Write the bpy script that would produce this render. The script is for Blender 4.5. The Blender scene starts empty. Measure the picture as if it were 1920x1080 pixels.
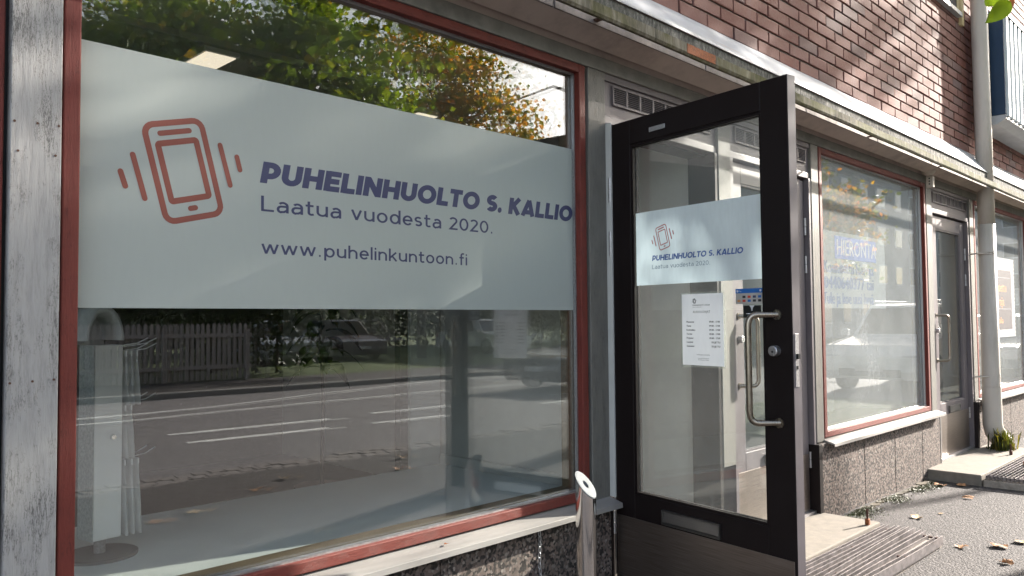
import bpy, math, random
from mathutils import Matrix, Vector
random.seed(7)
R = math.radians
scene = bpy.context.scene
col = scene.collection

# ------------------------------------------------------------------ camera
EYE = Vector((0, -2.4, 1.42))
YAW, PITCH, ROLL, FPX = R(45.380), R(2.3125), R(-0.4889), 1500.0
fwd = Vector((math.sin(YAW) * math.cos(PITCH), math.cos(YAW) * math.cos(PITCH), math.sin(PITCH)))
rgt = Vector((math.cos(YAW), -math.sin(YAW), 0))
upv = rgt.cross(fwd)
r2 = math.cos(ROLL) * rgt + math.sin(ROLL) * upv
u2 = -math.sin(ROLL) * rgt + math.cos(ROLL) * upv
cam_d = bpy.data.cameras.new('camera')
cam = bpy.data.objects.new('camera', cam_d)
col.objects.link(cam)
mw = Matrix((r2, u2, -fwd)).transposed().to_4x4()
mw.translation = EYE
cam.matrix_world = mw
cam_d.sensor_width = 36
cam_d.lens = FPX / 1920 * 36
cam_d.clip_start = .05
cam_d.clip_end = 2000
scene.camera = cam

# ------------------------------------------------------------------ sky, sun, exposure
SUN_EL, SUN_AZ = R(23.3), R(75)          # azimuth measured from the facade normal towards +X
to_sun = Vector((math.sin(SUN_AZ) * math.cos(SUN_EL), -math.cos(SUN_AZ) * math.cos(SUN_EL), math.sin(SUN_EL)))
world = bpy.data.worlds.new('World')
scene.world = world
world.use_nodes = True
wn = world.node_tree
wn.nodes.clear()
wo = wn.nodes.new('ShaderNodeOutputWorld')
bg = wn.nodes.new('ShaderNodeBackground')
sky = wn.nodes.new('ShaderNodeTexSky')
sky.sky_type = 'NISHITA'
sky.sun_disc = False
sky.sun_elevation = SUN_EL
sky.sun_rotation = math.atan2(to_sun.x, to_sun.y)
sky.air_density = 1.0
sky.dust_density = 1.6
sky.ozone_density = 1.0
bg.inputs['Strength'].default_value = .15
# broken white cloud over the blue
tcw = wn.nodes.new('ShaderNodeTexCoord'); mpw = wn.nodes.new('ShaderNodeMapping'); mpw.inputs['Scale'].default_value = (1, 1, 2.4)
nzw = wn.nodes.new('ShaderNodeTexNoise'); nzw.inputs['Scale'].default_value = 2.6; nzw.inputs['Detail'].default_value = 7; nzw.inputs['Roughness'].default_value = .58
rpw = wn.nodes.new('ShaderNodeValToRGB'); rpw.color_ramp.elements[0].position = .42; rpw.color_ramp.elements[1].position = .64
bww = wn.nodes.new('ShaderNodeRGBToBW'); cbw = wn.nodes.new('ShaderNodeMix'); cbw.data_type = 'RGBA'; cbw.blend_type = 'MULTIPLY'; cbw.inputs['Factor'].default_value = 1; cbw.inputs[7].default_value = (1.22, 1.18, 1.14, 1)
mxw = wn.nodes.new('ShaderNodeMix'); mxw.data_type = 'RGBA'
wn.links.new(tcw.outputs['Generated'], mpw.inputs[0]); wn.links.new(mpw.outputs[0], nzw.inputs['Vector']); wn.links.new(nzw.outputs['Fac'], rpw.inputs[0])
wn.links.new(sky.outputs[0], bww.inputs[0]); wn.links.new(bww.outputs[0], cbw.inputs[6])
wn.links.new(rpw.outputs[0], mxw.inputs['Factor']); wn.links.new(sky.outputs[0], mxw.inputs[6]); wn.links.new(cbw.outputs[2], mxw.inputs[7])
wn.links.new(mxw.outputs[2], bg.inputs[0])
wn.links.new(bg.outputs[0], wo.inputs[0])
sun_d = bpy.data.lights.new('sun', 'SUN')
sun_d.energy = 5.0
sun_d.angle = R(.55)
sun_d.color = (1, .93, .84)
sun = bpy.data.objects.new('sun', sun_d)
col.objects.link(sun)
sun.rotation_euler = to_sun.to_track_quat('Z', 'Y').to_euler()
sun.location = to_sun * 60
vs = scene.view_settings
vs.view_transform = 'Standard'
vs.look = 'None'
vs.exposure = 2.1
vs.gamma = 1
vs.use_curve_mapping = False
scene.cycles.max_bounces = 6
scene.cycles.diffuse_bounces = 2
scene.cycles.glossy_bounces = 3
scene.cycles.transparent_max_bounces = 16
scene.cycles.use_adaptive_sampling = True
scene.cycles.adaptive_threshold = .015
scene.cycles.use_denoising = True
scene.cycles.caustics_reflective = False
scene.cycles.caustics_refractive = False

# ------------------------------------------------------------------ mesh helpers
class MB:
    def __init__(s):
        s.v, s.f, s.m = [], [], []
        s.cur = 0
    def face(s, idx):
        s.f.append(tuple(idx)); s.m.append(s.cur)
    def box(s, x0, x1, y0, y1, z0, z1):
        b = len(s.v)
        s.v += [(x0, y0, z0), (x1, y0, z0), (x1, y1, z0), (x0, y1, z0), (x0, y0, z1), (x1, y0, z1), (x1, y1, z1), (x0, y1, z1)]
        for q in ((0, 3, 2, 1), (4, 5, 6, 7), (0, 1, 5, 4), (1, 2, 6, 5), (2, 3, 7, 6), (3, 0, 4, 7)):
            s.face([b + i for i in q])
        return s
    def prism(s, poly, lo, hi, axis='x'):
        """extrude a 2-D polygon along an axis; axis x: poly=(y,z); y: (x,z); z: (x,y)"""
        def p(a, b, t):
            return {'x': (t, a, b), 'y': (a, t, b), 'z': (a, b, t)}[axis]
        b = len(s.v); n = len(poly)
        s.v += [p(a, c, lo) for a, c in poly] + [p(a, c, hi) for a, c in poly]
        s.face([b + i for i in range(n)][::-1]); s.face([b + n + i for i in range(n)])
        for i in range(n):
            j = (i + 1) % n
            s.face((b + i, b + j, b + n + j, b + n + i))
        return s
    def tube(s, path, rad, seg=10, cap=True):
        path = [Vector(p) for p in path]
        rads = rad if isinstance(rad, (list, tuple)) else [rad] * len(path)
        b = len(s.v); prev = None
        for i, p in enumerate(path):
            t = (path[min(i + 1, len(path) - 1)] - path[max(i - 1, 0)]).normalized()
            if prev is None:
                a = Vector((0, 0, 1)) if abs(t.z) < .9 else Vector((1, 0, 0))
                x = t.cross(a).normalized()
            else:
                x = (prev - t * prev.dot(t)).normalized()
            prev = x; y = t.cross(x)
            for k in range(seg):
                an = 2 * math.pi * k / seg
                s.v.append(tuple(p + (x * math.cos(an) + y * math.sin(an)) * rads[i]))
        for i in range(len(path) - 1):
            for k in range(seg):
                k2 = (k + 1) % seg
                s.face((b + i * seg + k, b + i * seg + k2, b + (i + 1) * seg + k2, b + (i + 1) * seg + k))
        if cap:
            s.face([b + k for k in range(seg)][::-1])
            e = b + (len(path) - 1) * seg
            s.face([e + k for k in range(seg)])
        return s
    def quad(s, a, b, c, d):
        n = len(s.v); s.v += [tuple(a), tuple(b), tuple(c), tuple(d)]; s.face((n, n + 1, n + 2, n + 3)); return s
    def mesh(s, name, mats, smooth=False):
        me = bpy.data.meshes.new(name)
        me.from_pydata(s.v, [], s.f)
        for m in (mats if isinstance(mats, (list, tuple)) else [mats]):
            me.materials.append(m)
        if any(s.m):
            me.polygons.foreach_set('material_index', s.m)
        if smooth:
            me.polygons.foreach_set('use_smooth', [True] * len(me.polygons))
        me.update()
        return me
    def build(s, name, mats, parent=None, smooth=False, bevel=0, loc=None, mat=None):
        o = bpy.data.objects.new(name, s.mesh(name, mats, smooth))
        col.objects.link(o)
        if parent is not None:
            o.parent = parent
        if mat is not None:
            o.matrix_local = mat
        elif loc is not None:
            o.location = loc
        if bevel:
            md = o.modifiers.new('edge', 'BEVEL'); md.width = bevel; md.segments = 2; md.limit_method = 'ANGLE'; md.angle_limit = R(40)
        return o

def arcpts(cx, cy, rx, ry, a0, a1, n=10):
    return [(cx + rx * math.cos(R(a0 + (a1 - a0) * i / n)), cy + ry * math.sin(R(a0 + (a1 - a0) * i / n))) for i in range(n + 1)]

def ribbon(pts, w, closed=False):
    """centre line -> list of quads (2-D) with mitred joins"""
    n = len(pts); L, Rr = [], []
    for i in range(n):
        p = Vector(pts[i])
        a = Vector(pts[i - 1]) if (i > 0 or closed) else None
        b = Vector(pts[(i + 1) % n]) if (i < n - 1 or closed) else None
        d1 = (p - a).normalized() if a is not None else None
        d2 = (b - p).normalized() if b is not None else None
        d1 = d1 or d2; d2 = d2 or d1
        n1 = Vector((-d1.y, d1.x)); n2 = Vector((-d2.y, d2.x))
        m = (n1 + n2)
        m = m.normalized() if m.length > 1e-6 else n1
        k = 1 / max(.4, m.dot(n1))
        L.append(p + m * w / 2 * k); Rr.append(p - m * w / 2 * k)
    q = []
    for i in range(n if closed else n - 1):
        j = (i + 1) % n
        q.append((L[i], L[j], Rr[j], Rr[i]))
    return q

# ------------------------------------------------------------------ tagging
def tag(o, label=None, cat=None, group=None, kind=None):
    if label: o['label'] = label
    if cat: o['category'] = cat
    if group: o['group'] = group
    if kind: o['kind'] = kind
    return o

def thing(name, label, cat, loc=(0, 0, 0), rz=0, group=None):
    o = bpy.data.objects.new(name, None)
    col.objects.link(o)
    o.empty_display_size = .1
    o.location = loc; o.rotation_euler = (0, 0, rz)
    return tag(o, label, cat, group)

def struct(o):
    o['kind'] = 'structure'; return o

# ------------------------------------------------------------------ materials
def newmat(name):
    m = bpy.data.materials.new(name); m.use_nodes = True
    nt = m.node_tree; nt.nodes.clear()
    out = nt.nodes.new('ShaderNodeOutputMaterial')
    return m, nt, out

def nd(nt, typ, **kw):
    n = nt.nodes.new(typ)
    for k, v in kw.items():
        if k in n.inputs: n.inputs[k].default_value = v
        else: setattr(n, k, v)
    return n

def rgba(c): return (c[0], c[1], c[2], 1)

def coords(nt, sc=(1, 1, 1), src='Object'):
    tc = nt.nodes.new('ShaderNodeTexCoord'); mp = nt.nodes.new('ShaderNodeMapping')
    nt.links.new(tc.outputs[src], mp.inputs[0]); mp.inputs['Scale'].default_value = sc
    return mp.outputs[0]

def ramp(nt, fac, stops):
    r = nt.nodes.new('ShaderNodeValToRGB')
    e = r.color_ramp.elements
    while len(e) < len(stops): e.new(.5)
    for i, (p, c) in enumerate(stops):
        e[i].position = p; e[i].color = rgba(c) if len(c) == 3 else c
    nt.links.new(fac, r.inputs[0])
    return r.outputs[0]

def mix(nt, fac, a, b, blend='MIX'):
    m = nt.nodes.new('ShaderNodeMix'); m.data_type = 'RGBA'; m.blend_type = blend
    for sock, v in ((m.inputs['Factor'], fac), (m.inputs[6], a), (m.inputs[7], b)):
        if hasattr(v, 'is_linked'): nt.links.new(v, sock)
        elif isinstance(v, (int, float)): sock.default_value = v
        else: sock.default_value = rgba(v)
    return m.outputs[2]

def math_(nt, op, a, b=None):
    m = nt.nodes.new('ShaderNodeMath'); m.operation = op
    for i, v in enumerate((a, b)):
        if v is None: continue
        if hasattr(v, 'is_linked'): nt.links.new(v, m.inputs[i])
        else: m.inputs[i].default_value = v
    return m.outputs[0]

def noise(nt, vec, scale, detail=4, rough=.6):
    n = nd(nt, 'ShaderNodeTexNoise', Scale=scale, Detail=detail, Roughness=rough)
    nt.links.new(vec, n.inputs['Vector'])
    return n.outputs['Fac']

def bump(nt, h, strength, dist=.01):
    b = nd(nt, 'ShaderNodeBump', Strength=strength, Distance=dist)
    nt.links.new(h, b.inputs['Height'])
    return b.outputs[0]

def pbsdf(nt, out, color, rough=.6, metal=0, normal=None, spec=.5):
    p = nt.nodes.new('ShaderNodeBsdfPrincipled')
    for key, v in (('Base Color', color), ('Roughness', rough), ('Metallic', metal)):
        if hasattr(v, 'is_linked'): nt.links.new(v, p.inputs[key])
        elif isinstance(v, (int, float)): p.inputs[key].default_value = v
        else: p.inputs[key].default_value = rgba(v)
    p.inputs['Specular IOR Level'].default_value = spec
    if normal is not None: nt.links.new(normal, p.inputs['Normal'])
    nt.links.new(p.outputs[0], out.inputs[0])
    return p

def M(name, c, rough=.6, metal=0, var=.18, scale=12, bmp=0, bscale=60, stretch=(1, 1, 1), spec=.4, dist=.004, dirt=None, dirtamt=.5):
    m, nt, out = newmat(name)
    v = coords(nt, stretch)
    f = noise(nt, v, scale, 5)
    lo = [x * (1 - var) for x in c]; hi = [min(1, x * (1 + var)) for x in c]
    cc = ramp(nt, f, [(.3, lo), (.7, hi)])
    if dirt is not None:
        f2 = noise(nt, coords(nt, stretch), scale * .35, 8, .7)
        cc = mix(nt, ramp(nt, f2, [(.5, (0, 0, 0)), (.72, (dirtamt,) * 3)]), cc, dirt)
    nrm = None
    if bmp:
        nrm = bump(nt, noise(nt, v, bscale, 4), bmp, dist)
    rr = ramp(nt, f, [(.3, (rough * .85,) * 3), (.7, (min(1, rough * 1.15),) * 3)])
    pbsdf(nt, out, cc, rr, metal, nrm, spec)
    return m

def brick_mat():
    m, nt, out = newmat('brick')
    oi = nt.nodes.new('ShaderNodeObjectInfo'); ge = nt.nodes.new('ShaderNodeNewGeometry')
    r = math_(nt, 'FRACT', math_(nt, 'ADD', oi.outputs['Random'], ge.outputs['Random Per Island']))
    base = ramp(nt, r, [(0, (.155, .052, .040)), (.2, (.205, .088, .070)), (.4, (.175, .072, .060)), (.55, (.225, .108, .090)), (.7, (.19, .076, .060)), (.85, (.145, .092, .088)), (1, (.205, .065, .047))])
    g = nt.nodes.new('ShaderNodeNewGeometry')
    mp = nd(nt, 'ShaderNodeMapping', Scale=(1, 1, 1)); nt.links.new(g.outputs['Position'], mp.inputs[0])
    mp2 = nd(nt, 'ShaderNodeMapping', Scale=(2.2, 1, .7)); nt.links.new(g.outputs['Position'], mp2.inputs[0])
    f = noise(nt, mp.outputs[0], 45, 6, .7)
    cc = mix(nt, ramp(nt, f, [(.35, (0, 0, 0)), (.75, (.5,) * 3)]), base, (.25, .150, .128))
    sp = noise(nt, mp.outputs[0], 130, 2)
    cc = mix(nt, ramp(nt, sp, [(.68, (0, 0, 0)), (.74, (.8,) * 3)]), cc, (.10, .06, .05))
    blot = noise(nt, mp2.outputs[0], 3.2, 4)
    cc = mix(nt, ramp(nt, blot, [(.55, (0, 0, 0)), (.75, (.35,) * 3)]), cc, (.20, .15, .145))
    nrm = bump(nt, noise(nt, mp.outputs[0], 90, 5, .7), .55, .004)
    pbsdf(nt, out, cc, .82, 0, nrm, .25)
    return m

def aggregate_mat():
    m, nt, out = newmat('aggregate')
    v = coords(nt)
    ns = nd(nt, 'ShaderNodeTexNoise', Scale=40, Detail=2); nt.links.new(v, ns.inputs['Vector'])
    vm = nt.nodes.new('ShaderNodeVectorMath'); vm.operation = 'MULTIPLY_ADD'
    nt.links.new(ns.outputs['Color'], vm.inputs[0]); vm.inputs[1].default_value = (.012,) * 3; nt.links.new(v, vm.inputs[2])
    vo = nd(nt, 'ShaderNodeTexVoronoi', Scale=84); nt.links.new(vm.outputs[0], vo.inputs['Vector'])
    sep = nt.nodes.new('ShaderNodeSeparateColor'); nt.links.new(vo.outputs['Color'], sep.inputs[0])
    cc = ramp(nt, sep.outputs[0], [(0, (.022, .018, .017)), (.38, (.04, .033, .03)), (.42, (.125, .090, .076)), (.72, (.235, .182, .158)), (.8, (.085, .06, .05)), (1, (.32, .275, .245))])
    cc = mix(nt, ramp(nt, vo.outputs['Distance'], [(.55, (0, 0, 0)), (.85, (.75,) * 3)]), cc, (.08, .07, .065))
    st = noise(nt, coords(nt, (2.5, 2.5, .6)), 2.2, 5)
    cc = mix(nt, ramp(nt, st, [(.5, (0, 0, 0)), (.8, (.4,) * 3)]), cc, (.10, .09, .08))
    nrm = bump(nt, vo.outputs['Distance'], -.6, .004)
    pbsdf(nt, out, cc, .7, 0, nrm, .3)
    return m

def flaky_mat(name, paint, wood, amount=.5, scale=1.0, vert=True):
    m, nt, out = newmat(name)
    st = (14, 14, 1.6) if vert else (1.6, 14, 14)
    v = coords(nt, tuple(a * scale for a in st))
    vo = nd(nt, 'ShaderNodeTexVoronoi', Scale=9, feature='DISTANCE_TO_EDGE'); 
    ns = nd(nt, 'ShaderNodeTexNoise', Scale=7, Detail=5, Roughness=.7); nt.links.new(v, ns.inputs['Vector'])
    vm = nt.nodes.new('ShaderNodeVectorMath'); vm.operation = 'MULTIPLY_ADD'
    nt.links.new(ns.outputs['Color'], vm.inputs[0]); vm.inputs[1].default_value = (.5,) * 3; nt.links.new(v, vm.inputs[2])
    nt.links.new(vm.outputs[0], vo.inputs['Vector'])
    mask_n = noise(nt, coords(nt, (3 * scale, 3 * scale, 1.1 * scale) if vert else (1.1 * scale, 3, 3)), 3.5, 6, .75)
    crack = math_(nt, 'LESS_THAN', vo.outputs['Distance'], math_(nt, 'MULTIPLY', math_(nt, 'SUBTRACT', mask_n, .47), .55 * amount))
    grain = noise(nt, v, 5, 7, .75)
    pc = ramp(nt, grain, [(.25, [x * .72 for x in paint]), (.5, paint), (.8, [min(1, x * 1.15) for x in paint])])
    fl = noise(nt, coords(nt, (16 * scale, 16 * scale, 5 * scale) if vert else (5 * scale, 16, 16)), 2.6, 8, .8)
    flake = ramp(nt, fl, [(.69 - .04 * amount, (0, 0, 0)), (.71 - .03 * amount, (1, 1, 1))])
    cc = mix(nt, math_(nt, 'MULTIPLY', crack, .8), pc, [x * .22 for x in paint])
    cc = mix(nt, math_(nt, 'MULTIPLY', flake, .9), cc, wood)
    h = math_(nt, 'ADD', math_(nt, 'MULTIPLY', crack, -1.0), math_(nt, 'ADD', grain, math_(nt, 'MULTIPLY', flake, -.9)))
    pbsdf(nt, out, cc, .62, 0, bump(nt, h, .55, .0035), .35)
    return m

def glass_mat(name, f0=.085, tint=(.90, .94, .92), dust=0.0, wav=.12, bow=()):
    """thin-pane glass: clear transmission plus a Schlick mirror reflection, specks of dust on the surface"""
    m, nt, out = newmat(name)
    lw = nd(nt, 'ShaderNodeLayerWeight', Blend=.5)
    f = math_(nt, 'MULTIPLY', math_(nt, 'POWER', lw.outputs['Facing'], 5.0), 1 - f0)
    f = math_(nt, 'ADD', f, f0)
    tr = nd(nt, 'ShaderNodeBsdfTransparent', Color=rgba(tint))
    gl = nd(nt, 'ShaderNodeBsdfGlossy', Roughness=.0)
    n1 = bump(nt, noise(nt, coords(nt, (1, 1, .6)), 1.7, 1), wav, .004)
    nt.links.new(n1, gl.inputs['Normal'])
    def bowed(k):          # the two panes of the sealed unit are bowed by a fraction of a degree
        va = nt.nodes.new('ShaderNodeVectorMath'); va.operation = 'ADD'; nt.links.new(n1, va.inputs[0]); va.inputs[1].default_value = (-k, 0, 0)
        vb = nt.nodes.new('ShaderNodeVectorMath'); vb.operation = 'NORMALIZE'; nt.links.new(va.outputs[0], vb.inputs[0])
        return vb.outputs[0]
    if bow:
        nt.links.new(bowed(bow[0]), gl.inputs['Normal'])
        gb = nd(nt, 'ShaderNodeBsdfGlossy', Roughness=.0); nt.links.new(bowed(bow[1]), gb.inputs['Normal'])
        gm_ = nt.nodes.new('ShaderNodeMixShader'); gm_.inputs[0].default_value = .3
        nt.links.new(gl.outputs[0], gm_.inputs[1]); nt.links.new(gb.outputs[0], gm_.inputs[2]); gl = gm_
    ms = nt.nodes.new('ShaderNodeMixShader')
    nt.links.new(f, ms.inputs[0]); nt.links.new(tr.outputs[0], ms.inputs[1]); nt.links.new(gl.outputs[0], ms.inputs[2])
    df = nd(nt, 'ShaderNodeBsdfDiffuse', Color=(.78, .80, .80, 1))
    tl = nd(nt, 'ShaderNodeBsdfTranslucent', Color=(.78, .80, .80, 1))
    dd = nt.nodes.new('ShaderNodeMixShader'); dd.inputs[0].default_value = .2
    nt.links.new(df.outputs[0], dd.inputs[1]); nt.links.new(tl.outputs[0], dd.inputs[2])
    sp = noise(nt, coords(nt, (1, 1, .8)), 150, 2, .5)
    spm = ramp(nt, sp, [(.735, (0, 0, 0)), (.76, (.5,) * 3)])
    reg = ramp(nt, noise(nt, coords(nt), 2.3, 3), [(.45, (0, 0, 0)), (.65, (1, 1, 1))])
    spk = math_(nt, 'MULTIPLY', spm, reg)
    if dust:
        streak = noise(nt, coords(nt, (22, 22, 2.6)), 1.0, 6, .7)
        cl = noise(nt, coords(nt), 1.3, 6, .6)
        fine = noise(nt, coords(nt, (1, 1, .6)), 95, 5, .75)
        a = math_(nt, 'MULTIPLY', ramp(nt, streak, [(.3, (.72,) * 3), (.75, (1,) * 3)]), ramp(nt, cl, [(.3, (.55,) * 3), (.7, (1,) * 3)]))
        a = math_(nt, 'MULTIPLY', a, ramp(nt, fine, [(.3, (.45,) * 3), (.72, (1,) * 3)]))
        spk = math_(nt, 'MAXIMUM', spk, math_(nt, 'MULTIPLY', a, dust))
    m2 = nt.nodes.new('ShaderNodeMixShader')
    nt.links.new(spk, m2.inputs[0]); nt.links.new(ms.outputs[0], m2.inputs[1]); nt.links.new(dd.outputs[0], m2.inputs[2])
    nt.links.new(m2.outputs[0], out.inputs[0])
    return m

def sheet_mat(name, c, trans=.4, var=.03):
    """vinyl film, paper: diffuse on both sides with light coming through"""
    m, nt, out = newmat(name)
    f = noise(nt, coords(nt, (1, 1, .25)), 60, 3)
    cc = ramp(nt, f, [(.3, [x * (1 - var) for x in c]), (.7, [min(1, x * (1 + var)) for x in c])])
    d = nt.nodes.new('ShaderNodeBsdfDiffuse'); t = nt.nodes.new('ShaderNodeBsdfTranslucent')
    nt.links.new(cc, d.inputs[0]); nt.links.new(cc, t.inputs[0])
    ms = nt.nodes.new('ShaderNodeMixShader'); ms.inputs[0].default_value = trans
    nt.links.new(d.outputs[0], ms.inputs[1]); nt.links.new(t.outputs[0], ms.inputs[2])
    nt.links.new(ms.outputs[0], out.inputs[0])
    return m

def leaf_mat(name, stops, trans=.5):
    m, nt, out = newmat(name)
    ge = nt.nodes.new('ShaderNodeNewGeometry')
    c = ramp(nt, ge.outputs['Random Per Island'], stops)
    d = nd(nt, 'ShaderNodeBsdfPrincipled', Roughness=.5); t = nt.nodes.new('ShaderNodeBsdfTranslucent')
    d.inputs['Specular IOR Level'].default_value = .3
    nt.links.new(c, d.inputs[0])
    c2 = mix(nt, 1.0, c, (2.3, 2.0, .8), 'MULTIPLY'); nt.links.new(c2, t.inputs[0])
    ms = nt.nodes.new('ShaderNodeMixShader'); ms.inputs[0].default_value = trans
    nt.links.new(d.outputs[0], ms.inputs[1]); nt.links.new(t.outputs[0], ms.inputs[2])
    nt.links.new(ms.outputs[0], out.inputs[0])
    return m

def emit_mat(name, c, s):
    m, nt, out = newmat(name)
    e = nd(nt, 'ShaderNodeEmission', Color=rgba(c), Strength=s); nt.links.new(e.outputs[0], out.inputs[0])
    return m

def asphalt_mat(name, c, scale=160, bm=.6):
    m, nt, out = newmat(name)
    v = coords(nt)
    f = noise(nt, v, scale, 3, .7); g = noise(nt, v, 1.4, 6, .65)
    vo = nd(nt, 'ShaderNodeTexVoronoi', Scale=scale * .9); nt.links.new(v, vo.inputs['Vector'])
    sep = nt.nodes.new('ShaderNodeSeparateColor'); nt.links.new(vo.outputs['Color'], sep.inputs[0])
    cc = ramp(nt, sep.outputs[0], [(0, [x * .45 for x in c]), (.6, c), (.9, [x * 1.5 for x in c]), (1, [min(.6, x * 2.6) for x in c])])
    cc = mix(nt, ramp(nt, g, [(.35, (0, 0, 0)), (.7, (.45,) * 3)]), cc, [x * 1.35 for x in c])
    h = math_(nt, 'ADD', math_(nt, 'MULTIPLY', vo.outputs['Distance'], -.8), f)
    pbsdf(nt, out, cc, .8, 0, bump(nt, h, bm, .006), .3)
    return m

def fascia_mat():
    m, nt, out = newmat('mossy_fascia')
    v = coords(nt, (1, 1, 1)); v2 = coords(nt, (9, 9, 1.5))
    a = noise(nt, v2, 3, 6, .75); b = noise(nt, v, 5, 4)
    cc = ramp(nt, a, [(.25, (.03, .028, .02)), (.5, (.15, .135, .10)), (.78, (.36, .33, .28))])
    cc = mix(nt, ramp(nt, b, [(.42, (0, 0, 0)), (.6, (.85,) * 3)]), cc, mix(nt, a, (.035, .038, .010), (.14, .135, .04)))
    pbsdf(nt, out, cc, .9, 0, bump(nt, a, .6, .005), .2)
    return m

def metal_mat(name, c, rough=.25, stretch=(1, 1, 60), var=.1, bm=.02):
    m, nt, out = newmat(name)
    f = noise(nt, coords(nt, stretch), 6, 4)
    cc = ramp(nt, f, [(.3, [x * (1 - var) for x in c]), (.7, [min(1, x * (1 + var)) for x in c])])
    rr = ramp(nt, f, [(.3, (rough * .8,) * 3), (.7, (rough * 1.25,) * 3)])
    pbsdf(nt, out, cc, rr, 1.0, bump(nt, f, bm, .002), .5)
    return m

def lichen_mat():
    m, nt, out = newmat('slab_front')
    f = noise(nt, coords(nt, (30, 30, 12)), 1.5, 6, .8)
    cc = ramp(nt, f, [(.38, (.05, .05, .045)), (.55, (.17, .165, .15)), (.7, (.45, .43, .39))])
    pbsdf(nt, out, cc, .9, 0, bump(nt, f, .6, .004), .2)
    return m

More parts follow.
